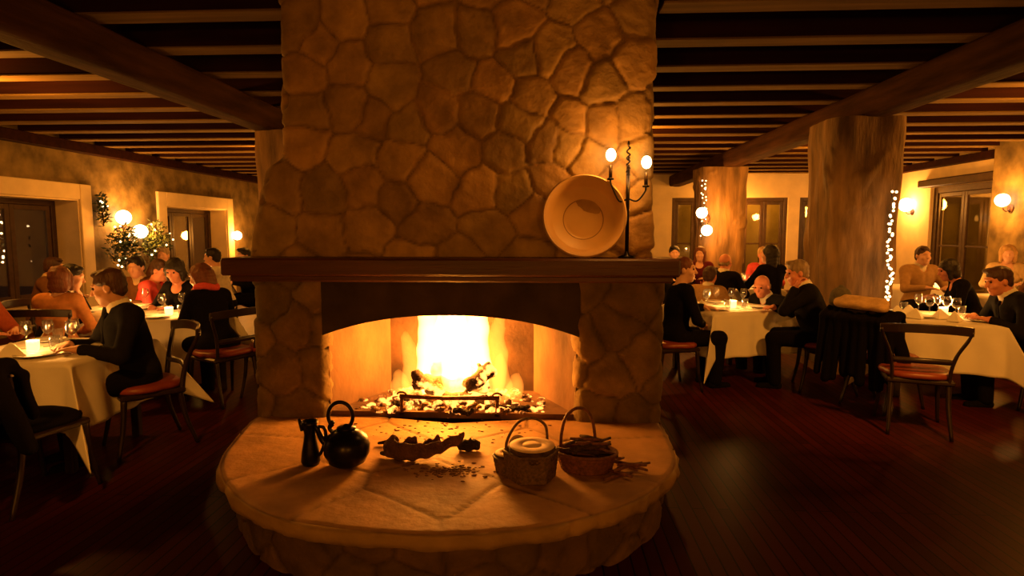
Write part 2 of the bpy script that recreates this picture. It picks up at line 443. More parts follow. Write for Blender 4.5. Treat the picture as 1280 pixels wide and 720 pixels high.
def clad(name, path, z0, z1, seeds_front, parent, res=.014, relief=.05, edge=.045, ufun=None, base=(.40, .27, .13), xfun=None, size=.30, ncol=.22, tops=True):
    """stone wall following a plan path (outside on its right-hand side), with stones standing proud of the mortar"""
    path = [np.array(p, float) for p in path]; pts = [path[0]]
    for a, b_ in zip(path[:-1], path[1:]):
        k = max(1, int(np.linalg.norm(b_ - a) / res))
        for i in range(1, k + 1): pts.append(a + (b_ - a) * i / k)
    pts = np.array(pts); seg = np.linalg.norm(np.diff(pts, axis=0), axis=1); u = np.concatenate([[0], np.cumsum(seg)])
    tg = np.gradient(pts, axis=0); tg /= np.linalg.norm(tg, axis=1)[:, None] + 1e-9
    nr = np.stack([tg[:, 1], -tg[:, 0]], 1)
    if ufun is not None: u = ufun(pts, u)
    nz = max(2, int((z1 - z0) / res)); zz = np.linspace(z0, z1, nz)
    U, Z = np.meshgrid(u, zz, indexing='ij'); P2 = np.stack([U.ravel(), Z.ravel()], 1)
    XY = np.repeat(pts[:, None, :], nz, 1); NR = np.repeat(nr[:, None, :], nz, 1)
    if xfun is not None:
        dx = xfun(XY[..., 0], Z); XY = XY.copy(); XY[..., 0] += dx; P2[:, 0] += dx.ravel()
    if seeds_front is None: seeds_front = np.zeros((0, 2))
    sd = list(map(tuple, seeds_front)); r2 = np.random.default_rng(len(name) + int(z1 * 100))
    lo = P2.min(0) - .2; hi = P2.max(0) + .2       # fill the rest with scattered stones
    tries = 0
    while tries < 3000:
        tries += 1; p = r2.uniform(lo, hi)
        if len(sd) == 0 or np.min(((np.array(sd) - p) ** 2).sum(1)) > (size * r2.uniform(.75, 1.15)) ** 2: sd.append(tuple(p))
    sd = np.array(sd); cid, d = cells(P2, sd)
    hgt = r2.uniform(.55, 1., len(sd)); tilt = r2.normal(0, .03, (len(sd), 2))
    e = np.clip(d / edge, 0, 1); prof = np.sqrt(np.clip(1 - (1 - e) ** 2.4, 0, 1))
    h = prof * relief * hgt[cid] + e * ((P2 - sd[cid]) * tilt[cid]).sum(1)
    h += noise(P2, 26, 3) * .0035 * e + noise(P2, 9, 4) * .007 * e
    tone = r2.uniform(1 - ncol, 1 + ncol, len(sd)); warmth = r2.uniform(.97, 1.08, len(sd))
    cc = np.array(base)[None] * tone[cid][:, None] * np.stack([warmth[cid], np.ones(len(cid)), .95 + 0 * cid], 1)
    mort = np.array(base) * np.array([.50, .46, .42]); light_m = np.clip(noise(P2, 2.2, 5) - .45, 0, 1)[:, None] * 1.6
    m_ = np.clip(d / .012, 0, 1)[:, None]; cc = cc * m_ + (mort * (1 + light_m * 1.5)) * (1 - m_)
    V = np.empty((len(u), nz, 3)); V[..., :2] = XY + NR * h.reshape(len(u), nz, 1); V[..., 2] = Z
    idx = np.arange(len(u) * nz).reshape(len(u), nz)
    Q = np.stack([idx[:-1, :-1].ravel(), idx[1:, :-1].ravel(), idx[1:, 1:].ravel(), idx[:-1, 1:].ravel()], 1)
    Vf = V.reshape(-1, 3); col = cc
    return add_obj(name, mesh_np(name, Vf, Q, True, col), M_stone, parent)


# camera-side helper: a photograph pixel into the room at depth y (metres), used for measuring where stones and things stand
def at(px, py, Y):
    f = Vector((-math.sin(YAW) * math.cos(PITCH), math.cos(YAW) * math.cos(PITCH), -math.sin(PITCH)))
    r = Vector((math.cos(YAW), math.sin(YAW), 0)); u = r.cross(f)
    d = f + r * ((px - 640) / FPX) + u * ((360 - py) / FPX); t = Y / d.y
    return (d.x * t, Y, EYE + d.z * t)


# ================================================================== ROOM
XL, XR, YB, YF, ZC = -7.9, 8.3, 16.4, -4.0, 3.30
structure(MB().box((XL - .5, YF, -.1), (XR + .5, YB + .2, 0)).build('floor', M_floor))
structure(MB().box((XL - .5, YF, ZC), (XR + .5, YB + .2, ZC + .1)).build('ceiling', M_ceil))
structure(MB().box((XL, YF - .2, 0), (XR, YF, ZC)).build('wall_front', M_plaster))


def wall_with_holes(name, axis, pos, thick, a0, a1, holes, material, parent=None):
    """axis 'x': wall plane at x=pos running along y; 'y': plane at y=pos running along x.  holes (a0,a1,z0,z1)"""
    mb = MB(); cuts = sorted(holes); cur = a0

    def bx(u0, u1, z0, z1):
        if u1 - u0 < 1e-3 or z1 - z0 < 1e-3: return
        lo_, hi_ = min(pos, pos + thick), max(pos, pos + thick)
        if axis == 'x': mb.box((lo_, u0, z0), (hi_, u1, z1))
        else: mb.box((u0, lo_, z0), (u1, hi_, z1))
    for (h0, h1, z0, z1) in cuts:
        bx(cur, h0, 0, ZC); bx(h0, h1, 0, z0); bx(h0, h1, z1, ZC); cur = h1
    bx(cur, a1, 0, ZC)
    return structure(mb.build(name, material, parent))


# left wall: rough stone with two deep cream-lined openings
LW = [(7.3, 9.87, .35, 2.10), (12.22, 14.62, .35, 2.10)]
M_wallstone = mat('rubble_wall', (.20, .145, .06), .9, var=.6, scale=3.2, bump=1.0, bscale=6)
wall_with_holes('wall_left', 'x', XL, -.55, YF, YB, LW, M_wallstone)
RW = [(11.65, 13.5, .02, 2.5)]
wall_with_holes('wall_right', 'x', XR, .3, YF, YB, RW, M_plaster)
BW = [(3.42, 4.65, .02, 2.46), (5.24, 6.46, .02, 2.46), (6.76, 8.0, .02, 2.46)]
wall_with_holes('wall_back', 'y', YB, .3, XL, XR, BW, M_plaster)

wn = [0]


def casement(axis, pos, a0, a1, z0, z1, depth, leaves=2, bars=0, fw=.09):
    """a glazed casement: frame, leaves and panes, one 'window_n'"""
    wn[0] += 1; mb = MB(); gl = MB(); lv = MB()

    def bx(m_, u0, u1, za, zb, t, bev=.008, off=0.):
        p0, p1 = pos + off - t / 2, pos + off + t / 2
        if axis == 'x': m_.box((p0, u0, za), (p1, u1, zb), bev)
        else: m_.box((u0, p0, za), (u1, p1, zb), bev)
    bx(mb, a0, a0 + fw, z0, z1, .10); bx(mb, a1 - fw, a1, z0, z1, .10); bx(mb, a0 + fw, a1 - fw, z1 - fw, z1, .10); bx(mb, a0 + fw, a1 - fw, z0, z0 + fw, .10)
    fr = mb.build('window_frame', M_frame); root = fr; root.name = 'window_%d' % wn[0]; structure(root)
    wdt = (a1 - a0 - 2 * fw) / leaves
    for i in range(leaves):
        u0 = a0 + fw + i * wdt; u1 = u0 + wdt; s = MB(); q = .085
        bx(s, u0 + .004, u0 + q, z0 + fw, z1 - fw, .05, .006); bx(s, u1 - q, u1 - .004, z0 + fw, z1 - fw, .05, .006)
        bx(s, u0 + q, u1 - q, z1 - fw - q, z1 - fw - .004, .05, .006); bx(s, u0 + q, u1 - q, z0 + fw + .004, z0 + fw + q, .05, .006)
        for k in range(bars):
            zb = z0 + fw + (k + 1) * (z1 - z0 - 2 * fw) / (bars + 1); bx(s, u0 + q, u1 - q, zb - .02, zb + .02, .03, .004)
        s.build('window_sash', M_frame, root)
        g = MB(); bx(g, u0 + q - .005, u1 - q + .005, z0 + fw + q - .005, z1 - fw - q + .005, .008, 0); g.build('pane', M_pane, root)
    return root


def surround(wall_x, y0, y1, z1, wide, depth):
    """cream plaster lining: flat band round the opening plus the deep reveals"""
    mb = MB(); x0 = wall_x; p = .05
    mb.box((x0 - .02, y0 - wide, 0), (x0 + p, y0, z1 + wide), .01); mb.box((x0 - .02, y1, 0), (x0 + p, y1 + wide, z1 + wide), .01)
    mb.box((x0 - .02, y0, z1), (x0 + p, y1, z1 + wide), .01)
    mb.box((x0 - depth, y1 - .025, .35), (x0 + .01, y1 + .005, z1 + .01)); mb.box((x0 - depth, y0 - .005, .35), (x0 + .01, y0 + .025, z1 + .01))
    mb.box((x0 - depth, y0 + .025, z1 - .025), (x0 + .01, y1 - .025, z1 + .01)); mb.box((x0 - depth, y0 + .025, .33), (x0 + .06, y1 - .025, .37))
    return mb


structure(surround(XL, 7.3, 9.87, 2.10, .26, .5).build('trim_1', M_plaster))
structure(surround(XL, 12.22, 14.62, 2.10, .28, .5).build('trim_2', M_plaster))
casement('x', XL - .43, 7.33, 9.84, .37, 2.08, .1, leaves=3, bars=0)
casement('x', XL - .43, 12.25, 14.59, .37, 2.08, .1, leaves=3, bars=0)
casement('x', XR + .12, 11.65, 13.5, .02, 2.5, .1, leaves=2, bars=1, fw=.13)
for (a, b_, z0, z1) in BW: casement('y', YB + .1, a, b_, z0, z1, .1, leaves=2, bars=1, fw=.10)
structure(MB().box((XR - .16, 11.5, 2.5), (XR + .02, 13.72, 2.66), .02).build('trim_3', M_frame))        # timber lintel over the right doors
structure(MB().box((XR - .35, 10.2, 0), (XR, 11.25, ZC), .03).build('trim_4', M_wallstone))                 # stone pier on the right wall
structure(MB().box((XR - .14, YF, 2.9), (XR, YB, 3.05), .01).build('trim_5', M_joist))
structure(MB().box((XL, YF, 2.88), (XL + .16, YB, 3.05), .01).build('trim_6', M_joist))
# pale curtains drawn inside the far left window, garden walls outside the glass
def curtain(y0, y1):
    v = []; f = []; n = 60
    for i in range(n + 1):
        y = y0 + (y1 - y0) * i / n; x = XL - .62 + .035 * math.sin(i * 1.25)
        v += [(x, y, .3), (x, y, 2.2)]
    for i in range(n): f.append((2 * i, 2 * i + 2, 2 * i + 3, 2 * i + 1))
    return v, f


for k, (a, b_) in enumerate(((12.5, 12.95), (13.25, 13.9))):
    v, f = curtain(a, b_); c = MB().add(v, f).build('curtain', M_curtain)
    md = c.modifiers.new('thickness', 'SOLIDIFY'); md.thickness = .006
    tag(c, ['pale curtain strip nearer the stone pier behind the far window on the left wall', 'wider pale curtain in the middle of the far window on the left wall'][k], 'curtain', 'pale curtains behind the left window')
M_out = mat('garden_wall', (.32, .27, .08), .9, var=.3, scale=2)
structure(MB().box((XR + 2.2, 8, -.1), (XR + 2.4, 18, 3.4)).build('wall_garden_right', M_out))
structure(MB().box((2, YB + 2.0, -.1), (XR + 2.4, YB + 2.2, 3.4)).build('wall_garden_back', M_out))
structure(MB().box((XR + .5, 8, -.12), (XR + 2.4, 18, -.02)).build('ground_right', M_out))
structure(MB().box((2, YB + .3, -.12), (XR + .5, YB + 2.2, -.02)).build('ground_back', M_out))
light('garden_light', (XR + 1.3, 12.6, 2.6), 110, .1); light('garden_light', (5.8, YB + 1.1, 2.6), 110, .1)

# ceiling joists (cut where the chimney passes through) and the two big beams
CX0, CX1, CY0, CY1 = -1.70, .72, 3.80, 4.95
yj = 4.33 - .19 - .775 * 6
while yj < YB - .2:
    spans = [(XL, XR)]
    if yj + .19 > CY0 - .05 and yj < CY1 + .05: spans = [(XL, CX0 - .06), (CX1 + .06, XR)]
    for (a, b_) in spans:
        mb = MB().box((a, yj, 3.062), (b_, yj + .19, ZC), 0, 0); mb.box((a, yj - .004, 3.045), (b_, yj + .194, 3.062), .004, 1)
        structure(mb.build('ceiling_joist', [M_joist, M_joist_lit]))
    yj += .775


def rough_timber(name, path_n, size, length, axis, loc, amp, seed, material, nseg=90, bulge=0.):
    """hewn timber of square section with rounded corners, knots and checks"""
    nu = 120; hx, hy = size[0] / 2, size[1] / 2; V = []; prof = []
    for i in range(nu):
        a = 2 * PI * i / nu; c, s = math.cos(a), math.sin(a); q = 6.0
        r = (abs(c / hx) ** q + abs(s / hy) ** q) ** (-1 / q); prof.append((r * c, r * s))
    prof = np.array(prof)
    for j in range(nseg + 1):
        z = length * j / nseg
        P = np.concatenate([prof, np.full((nu, 1), z)], 1)
        n1 = noise(P * np.array([9, 9, 1.2]), 1, seed); n2 = noise(P * np.array([3, 3, 1.6]), 1, seed + 1)
        crack = -np.clip(noise(P * np.array([5, 5, .5]), 1, seed + 2) - .55, 0, 1) * 3.0
        knot = np.clip(noise(P * np.array([4, 4, 3.4]), 1, seed + 3) - .5, 0, 1) * 1.4
        k = 1 + (n1 * .25 + n2 * .6 + crack + knot) * amp + bulge * abs(2 * j / nseg - 1) ** 3
        V.append(np.concatenate([prof * k[:, None], P[:, 2:]], 1))
    V = np.concatenate(V); idx = np.arange((nseg + 1) * nu).reshape(nseg + 1, nu); nx = np.roll(idx, -1, 1)
    Q = np.stack([idx[:-1].ravel(), nx[:-1].ravel(), nx[1:].ravel(), idx[1:].ravel()], 1)
    if axis == 'y': V = V[:, [0, 2, 1]]; Q = Q[:, ::-1]
    return structure(add_obj(name, mesh_np(name, V + np.array(loc), Q), material))


rough_timber('beam', None, (.33, .30), YB - YF, 'y', (3.49, YF, 2.90), .05, 2, M_beam, 160)
rough_timber('beam', None, (.30, .30), YB - YF, 'y', (-3.34, YF, 2.90), .05, 3, M_beam, 160)
rough_timber('timber_pillar', None, (.74, .76), 2.76, 'z', (3.44, 6.98, 0), .13, 1, M_post, 150, .03)
rough_timber('timber_pillar', None, (.84, .80), 2.76, 'z', (3.38, 11.9, 0), .14, 2, M_post, 150, .03)
rough_timber('timber_pillar', None, (.80, .80), 2.76, 'z', (-3.08, 7.5, 0), .08, 3, M_post, 150, .03)

# ================================================================== FIREPLACE
FP = empty('stone_fireplace', (0, 0, 0), 0, 'massive rubble-stone fireplace and chimney with burning open firebox and rounded raised hearth', 'fireplace')
BX0, BX1, FY = -1.90, .74, 3.85
seed_px = [(232, 80), (362, 55), (290, 120), (250, 195), (375, 165), (485, 105), (600, 80), (705, 85), (480, 25), (808, 70), (828, 150), (910, 140), (1030, 90), (1140, 40), (1135, 175),
           (650, 190), (760, 215), (475, 240), (260, 295), (370, 290), (530, 335), (605, 300), (715, 295), (865, 250), (960, 190), (1045, 225), (965, 310), (1050, 320), (1135, 310),
           (825, 325), (250, 385), (395, 400), (440, 310), (510, 430), (650, 400), (590, 480), (790, 410), (890, 380), (950, 385), (200, 490), (300, 510), (405, 500), (500, 528),
           (810, 510), (720, 515), (150, 605), (300, 620), (420, 600), (570, 600), (740, 605), (860, 570), (1010, 420), (1150, 420), (1080, 480), (1150, 520), (1160, 600), (1000, 560), (910, 480)]
seeds = np.array([[p[0], p[2]] for p in (at(260 + a / 2.118, b_ / 2.118, 3.82) for a, b_ in seed_px)])
# the upper body widens on the left below two metres: shift columns near the left corner


def shoulder(X, Z):
    wgt = np.clip((-1.0 - X) / .6, 0, 1); s = 1 / (1 + np.exp((Z - 2.0) / .025)) * (.13 + .13 * np.clip((2.0 - Z) / .55, 0, 1))
    return -wgt * s


ufun = lambda pts, u: np.where(pts[:, 1] > FY + 1e-6, np.where(pts[:, 0] < -.5, -1.66 - (pts[:, 1] - FY), .66 + (pts[:, 1] - FY)), pts[:, 0])
rc = .05
clad('chimney_breast', [(-1.66, 5.0), (-1.66, FY + rc), (-1.66 + rc * .3, FY + rc * .3), (-1.66 + rc, FY), (.66 - rc, FY), (.66 - rc * .3, FY + rc * .3), (.66, FY + rc), (.66, 5.0)], 1.30, 3.30, seeds, FP,
     res=.0125, relief=.045, edge=.036, ufun=ufun, xfun=shoulder, base=(.42, .27, .09))
structure_core = MB().box((-1.90, 4.5, .0), (.72, 5.0, 1.4), .01).box((-1.68, 4.0, 1.30), (.68, 5.0, 3.30), .01)
structure_core.build('chimney_core', M_soot, FP)
jamb_shaded = (.20, .135, .055)  # stone darkened for the jambs, their shade put into the colour
clad('jamb', [(BX0, 5.0), (BX0, FY + .04), (BX0 + .015, FY + .015), (BX0 + .04, FY), (-1.47, FY), (-1.44, FY + .03), (-1.43, FY + .12)], .30, 1.28, None, FP, relief=.045, edge=.035, base=jamb_shaded, size=.27)
clad('jamb', [(.215, FY + .12), (.225, FY + .03), (.255, FY), (BX1 - .04, FY), (BX1 - .015, FY + .015), (BX1, FY + .04), (BX1, 5.0)], .30, 1.28, None, FP, relief=.045, edge=.035, base=jamb_shaded, size=.25)
# arched lintel, blackened by smoke
mb = MB(); n = 40; v = []; f = []
xa, xb, zsp, zpk = -1.45, .235, .875, 1.012
for i in range(n + 1):
    t = i / n; x = xa + (xb - xa) * t; s = 2 * t - 1; z = zsp + (zpk - zsp) * (1 - abs(s) ** 2.3)
    v += [(x, FY - .03, z), (x, FY - .03, 1.29), (x, FY + .16, z), (x, FY + .16, 1.29)]
for i in range(n):
    a = 4 * i; b_ = a + 4
    f += [(a, b_, b_ + 1, a + 1), (b_ + 2, a + 2, a + 3, b_ + 3), (a + 2, b_ + 2, b_, a)]
f += [(0, 1, 3, 2), (4 * n + 1, 4 * n, 4 * n + 2, 4 * n + 3)]
mb.add(v, f, 0, False); mb.build('lintel', M_soot, FP)
# firebox: splayed firebrick walls, soot-stained back
fb = MB(); zf = .335; zt = 1.35; FBK = 4.46
P = [(-1.44, FY + .02), (-1.17, FBK), (-.06, FBK), (.23, FY + .02)]
for (a, b_) in zip(P[:-1], P[1:]):
    fb.add([(a[0], a[1], zf), (b_[0], b_[1], zf), (b_[0], b_[1], zt), (a[0], a[1], zt)], [(0, 1, 2, 3)], 1 if a[1] == b_[1] else 0, False)
fb.add([(P[0][0], P[0][1], zf), (P[1][0], P[1][1], zf), (P[2][0], P[2][1], zf), (P[3][0], P[3][1], zf)], [(0, 3, 2, 1)], 0, False)
fbx = fb.build('firebox', [M_firebrick, M_sootbrick], FP); md = fbx.modifiers.new('thickness', 'SOLIDIFY'); md.thickness = .04; md.offset = 0
fl = MB().add([(P[0][0], P[0][1] + .12, 1.33), (P[1][0], FBK, 1.33), (P[2][0], FBK, 1.33), (P[3][0], P[3][1] + .12, 1.33)], [(0, 1, 2, 3)], 0, False).build('smoke_hood', M_soot, FP)
md = fl.modifiers.new('thickness', 'SOLIDIFY'); md.thickness = .03
# mantel
mb = MB().box((-1.97, 3.545, 1.285), (.80, 3.90, 1.392), .012).box((-1.94, 3.60, 1.245), (.77, 3.90, 1.288), .01)
mb.build('mantel_shelf', M_mantel, FP)

# rounded hearth
HO = [(-1.93, 4.05), (-1.90, 3.72), (-1.85, 3.45), (-1.74, 3.06), (-1.55, 2.77), (-1.25, 2.50), (-.90, 2.38), (-.45, 2.335), (-.05, 2.41), (.20, 2.53), (.42, 2.69), (.60, 2.92), (.72, 3.20), (.75, 3.55), (.76, 4.05)]
ho = np.array(catmull(HO, 14)); cen = np.array([-.59, 3.75])
rings = 110; rr = np.linspace(0, 1, rings); nb = len(ho)
T = cen[None, None] + (ho[None] - cen[None, None]) * rr[:, None, None]
sd = np.array([[-1.55, 3.2], [-1.2, 2.75], [-.95, 3.3], [-.55, 2.75], [-.2, 3.25], [.15, 2.85], [.45, 3.3], [-.55, 3.7], [-1.5, 3.7], [.35, 3.75], [-.75, 2.45], [-.1, 2.5]])
P2 = T.reshape(-1, 2); cid, dd = cells(P2, sd, .02, 4); e = np.clip(dd / .014, 0, 1)
tone = RNG.uniform(.86, 1.1, len(sd)); z = .32 + (e - 1) * .008 + noise(P2, 5, 2) * .003
edge_d = np.repeat(rr, nb); z -= np.clip((edge_d - .985) / .015, 0, 1) ** 2 * .012
colr = np.array([.47, .26, .085])[None] * tone[cid][:, None] * (.55 + .45 * e[:, None])
idx = np.arange(rings * nb).reshape(rings, nb)
Q = np.stack([idx[:-1, :-1].ravel(), idx[1:, :-1].ravel(), idx[1:, 1:].ravel(), idx[:-1, 1:].ravel()], 1)
V = np.concatenate([P2, z[:, None]], 1)
eo = ho + np.stack([noise(ho, 16, 1), noise(ho, 16, 2)], 1) * .006      # chipped edge band
k0 = len(V); lay = [.315, .30, .27, .245, .238]; off = [.004, .012, .010, .006, -.05]
tgt = np.gradient(ho, axis=0); tgt /= np.linalg.norm(tgt, axis=1)[:, None]; nrm = np.stack([tgt[:, 1], -tgt[:, 0]], 1)
VV = [V]; CC = [colr]; prev = idx[-1]; QQ = [Q]
for L_, (zz, of) in enumerate(zip(lay, off)):
    jag = noise(np.concatenate([ho, np.full((nb, 1), zz)], 1), 14, 3) * .020
    VV.append(np.concatenate([ho + nrm * (of + (jag if 0 < L_ < 4 else 0 * jag))[:, None], np.full((nb, 1), zz)], 1)); CC.append(np.tile([.40, .25, .08], (nb, 1)))
    cur = np.arange(nb) + k0; k0 += nb; QQ.append(np.stack([prev[:-1], cur[:-1], cur[1:], prev[1:]], 1)); prev = cur
hs = mesh_np('hearth_slab', np.concatenate(VV), np.concatenate(QQ), True, np.concatenate(CC))
add_obj('hearth_slab', hs, M_slab, FP)
hb = ho + (-nrm) * .10
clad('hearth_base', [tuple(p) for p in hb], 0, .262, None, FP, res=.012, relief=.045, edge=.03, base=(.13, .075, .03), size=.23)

# ------------------------------------------------------------------ fire
FX = -.64
fire = empty('log_fire', (FX, 4.15, .34), 0, 'bright white and orange fire burning in the open firebox', 'fire')


def tongue(c, hgt, r, lean, seed, mat_, k=.05):
    rnd = random.Random(seed); pr = []; p = Vector(c); n_ = 7
    for i in range(n_):
        t = i / n_; q = p + Vector((lean[0] * hgt / n_ + rnd.uniform(-.02, .02), lean[1] * hgt / n_ + rnd.uniform(-.01, .01), hgt / n_))
        ra = r * (1 - t) ** .7 * (1 + .35 * math.sin(t * 3)); rb = r * (1 - (t + 1 / n_)) ** .7 + .004
        pr.append(C_(p, q, ra, rb, k)); p = q
    return sdf_mesh('flame', pr, .014)


FL = [((-.02, .10, .10), 1.0, .13, (0, 0), 1, 0), ((.12, .08, .10), 1.0, .12, (.02, 0), 2, 0), ((-.14, .08, .10), .95, .11, (-.02, 0), 3, 0), ((.04, .00, .06), .80, .10, (0, 0), 4, 0),
      ((.27, .06, .08), .62, .085, (.04, 0), 5, 1), ((.34, .02, .02), .34, .06, (.05, 0), 6, 1), ((-.28, .06, .06), .46, .08, (-.02, 0), 7, 1), ((.20, -.06, .05), .34, .055, (.02, 0), 8, 1),
      ((-.36, .04, .02), .20, .055, (-.05, 0), 9, 1), ((.42, .06, .02), .18, .05, (.03, 0), 10, 1), ((-.16, -.10, .04), .26, .05, (0, 0), 11, 1), ((.02, -.12, .04), .20, .05, (0, 0), 12, 1)]
for (c, hg, r, ln, sd_, mt) in FL:
    add_obj('flame', tongue(c, hg, r, ln, sd_, None), M_flame_thin if mt else M_flame, fire)
light('fire_light', (FX, 4.14, .70), FIRE_W, .12, (1, .31, .022))
light('fire_light', (FX - .03, 4.02, .56), FIRE_W * .5, .10, (1, .31, .022))

bed = MB(); rnd = random.Random(5)
for i in range(420):
    x = rnd.gauss(FX, .36); y = rnd.uniform(3.86, 4.4)
    lim = 1.30 - (y - 3.87) * .45
    if not (-.59 - .80 + (y - 3.87) * .44 < x < -.61 + .80 - (y - 3.87) * .46): continue
    r = rnd.uniform(.012, .034); z = .345 + rnd.uniform(0, .05) * math.exp(-((x - FX) / .4) ** 2) + r * .3
    bed.ball((x, y, z), r, 6, 0, sc=(rnd.uniform(.8, 1.6), rnd.uniform(.7, 1.3), rnd.uniform(.5, 1)))
be = bed.build('ember_bed', M_ember); tag(be, 'bed of glowing embers and ash spread over the firebox floor', 'embers', kind='stuff')


def log_mesh(L_, r, seed, vox=.008, branch=True, tip=.85):
    rnd = random.Random(seed); pr = []; p = Vector((-L_ / 2, 0, 0)); n_ = 6
    for i in range(n_):
        q = Vector((-L_ / 2 + L_ * (i + 1) / n_, rnd.uniform(-.015, .015), rnd.uniform(-.012, .012)))
        pr.append(C_(p, q, r * rnd.uniform(.85, 1.08), r * rnd.uniform(.85, 1.08), .01)); p = q
    if branch:
        pr.append(C_((L_ * .1, 0, 0), (L_ * .18, r * .6, r * 1.5), r * .4, r * .25, .015))
    for s in (-1, 1): pr.append(C_((s * (L_ / 2 + r * 1.05), 0, -r * 2), (s * (L_ / 2 + r * 1.05), 0, r * 2), r * 1.02, r * 1.02, .004, True))
    return sdf_mesh('log', pr, vox, warp=lambda P: P + .1 * r * np.sin(P[..., [1, 2, 0]] * 60 / (r / .05) + 1.3 * seed))


logs = [((FX - .02, 4.16, .47), .50, .055, (0, .06, .05), 'thick charred log lying across the middle of the fire'),
        ((FX + .03, 4.02, .40), .46, .045, (0, -.05, -.12), 'front charred log glowing low behind the iron grate bar'),
        ((FX + .20, 4.08, .545), .22, .05, (0, -.5, .5), 'short black log end propped up at the right of the flames'),
        ((FX - .16, 4.06, .50), .26, .04, (0, .5, -.5), 'dark split log leaning at the left of the flames'),
        ((FX + .04, 4.25, .54), .40, .05, (0, .15, .2), 'rearmost burning log under the white flames')]
for i, (lc, L_, r, rot, lab) in enumerate(logs):
    o = add_obj('fire_log', log_mesh(L_, r, i + 1), M_burning, None, lc); o.rotation_euler = rot
    tag(o, lab, 'log', 'logs burning in the fire')
for i, (x, y, L_, rz) in enumerate(((-.24, 3.93, .30, .1), (-.53, 3.84, .12, -.1), (-.98, 4.03, .12, .6))):
    o = add_obj('charred_stick', log_mesh(L_, .018, 20 + i, .005, False), M_char, None, (x, y, .375)); o.rotation_euler = (0, 0, rz)
    tag(o, ['long charred stick lying right of the iron grate', 'short charred stub lying in front of the grate bar', 'small burnt piece behind the left foot of the grate'][i], 'stick', 'charred sticks round the grate')
gr = empty('fire_grate', (0, 0, 0), 0, 'low rusty iron grate with a front bar standing before the flames', 'grate')
MB().tube([(-.96, 3.89, .455), (-.65, 3.885, .447), (-.29, 3.885, .452)], .015, 8).build('front_bar', M_iron2, gr)
for s, x in ((-1, -.945), (1, -.305)):
    MB().tube([(x, 3.885, .325), (x, 3.885, .46)], .013, 8).box((x - .02, 3.87, .325), (x + .02, 4.25, .35), .004).build('leg', M_iron2, gr)
    c = MB(); c.tube([(x + .03 * math.cos(a), 3.885, .468 + .017 * math.sin(a)) for a in np.linspace(0, PI, 9)], .007, 6); c.build('finial', M_iron2, gr)
MB().box((-.95, 4.22, .33), (-.30, 4.245, .36), .004).build('rear_bar', M_iron2, gr)

# ------------------------------------------------------------------ on the mantel
bw = empty('wooden_bowl', (.245, 3.632, 1.397), 0, 'large shallow wooden bowl standing on edge on the mantel against the stone chimney', 'bowl')
R_ = .255
prof = [(0, .138), (.10, .138), (.126, .134), (.134, .116), (.190, .104), (.202, .090), (.232, .018), (.238, .004), (.247, -.004), (R_, .002), (R_ + .001, .014), (.235, .06), (.20, .115), (.14, .152), (0, .152)]
Mx = Matrix.Rotation(-.16, 4, 'X') @ Matrix.Translation((0, .0, R_)) @ Matrix.Rotation(-PI / 2, 4, 'X')
MB().lathe(prof[:9], 64, 0, Mx, False).build('inner_surface', M_bowl, bw)
MB().lathe(prof[8:], 64, 0, Mx, False).build('rim', M_bowl, bw)
MB().lathe([(.122, .1345), (.128, .130), (.132, .1225)], 48, 0, Mx, False).build('groove', mat('bowl_groove', (.30, .17, .07), .5), bw)

cd = empty('iron_candelabra', (.505, 3.70, 1.392), 0, 'twisted black iron candelabra with two burning candles on the mantel behind the bowl', 'candelabra')
MB().lathe([(0, 0), (.055, 0), (.055, .008), (.02, .02), (.008, .05), (.0, .05)], 20).build('base', M_iron, cd)
st = MB().tube([(0, 0, .01), (0, 0, .55)], .012, 8)
st.tube([(.009 * math.cos(a * 2.2), .009 * math.sin(a * 2.2), .50 + .17 * a / 12) for a in np.linspace(0, 12, 60)], .006, 6)
for zc in (.60, .55, .50): st.ball((0, 0, zc), .013, 8)
st.ball((0, 0, .685), .010, 8, sc=(.8, .8, 2)); st.build('stem', M_iron, cd)
for s, (dx, dz) in enumerate(((-.105, .535), (.108, .490))):
    MB().tube(catmull([(0, 0, .36), (dx * .5, -.01, .345), (dx * .95, 0, dz - .09), (dx, 0, dz - .06)], 6), .006, 6).build('arm', M_iron, cd)
    MB().lathe([(0, 0), (.02, .002), (.022, .012), (.012, .014), (.0, .014)], 14, 0, Matrix.Translation((dx, 0, dz - .065))).build('drip_pan', M_iron, cd)
    ca = MB().lathe([(.011, 0), (.011, .075), (.006, .08), (0, .08)], 12, 0, Matrix.Translation((dx, 0, dz - .055 + .03 * 0))).build('candle', M_wood_dark, cd)
    MB().ball((dx, -.005, dz + .085), .031, 14, sc=(1, 1, 1.25)).build('flame', M_bulb, cd)  # flame ball enlarged to imitate the glow around it
    light('candelabra_light', (dx, -.06, dz + .085), 5.0, .03, WARM, cd)

# ------------------------------------------------------------------ things on the hearth
HZ = .321
kt = empty('iron_kettle', (-1.035, 3.03, HZ), 0, 'round black iron kettle with tall ring handle on the stone hearth', 'kettle')
MB().lathe([(0, 0), (.06, .0), (.095, .022), (.118, .07), (.120, .11), (.105, .155), (.07, .185), (.045, .195), (.045, .20), (0, .20)], 40).build('body', M_iron, kt)
MB().lathe([(.05, .196), (.05, .206), (.02, .214), (.012, .222), (0, .224)], 24).build('lid', M_iron, kt)
MB().tube([(-.03 + .066 * math.cos(a), 0, .265 + .074 * math.sin(a)) for a in np.linspace(-.9, PI + .9, 30)], .0105, 8).build('handle', M_iron, kt)
MB().tube(catmull([(-.09, 0, .10), (-.13, 0, .135), (-.15, -.01, .19), (-.165, -.01, .215)], 6), [.022 - .0007 * i for i in range(19)], 10).build('spout', M_iron, kt)
MB().tube(catmull([(-.07, .0, .17), (-.09, 0, .20), (-.07, 0, .235)], 5), .012, 8).build('handle_mount', M_iron, kt)
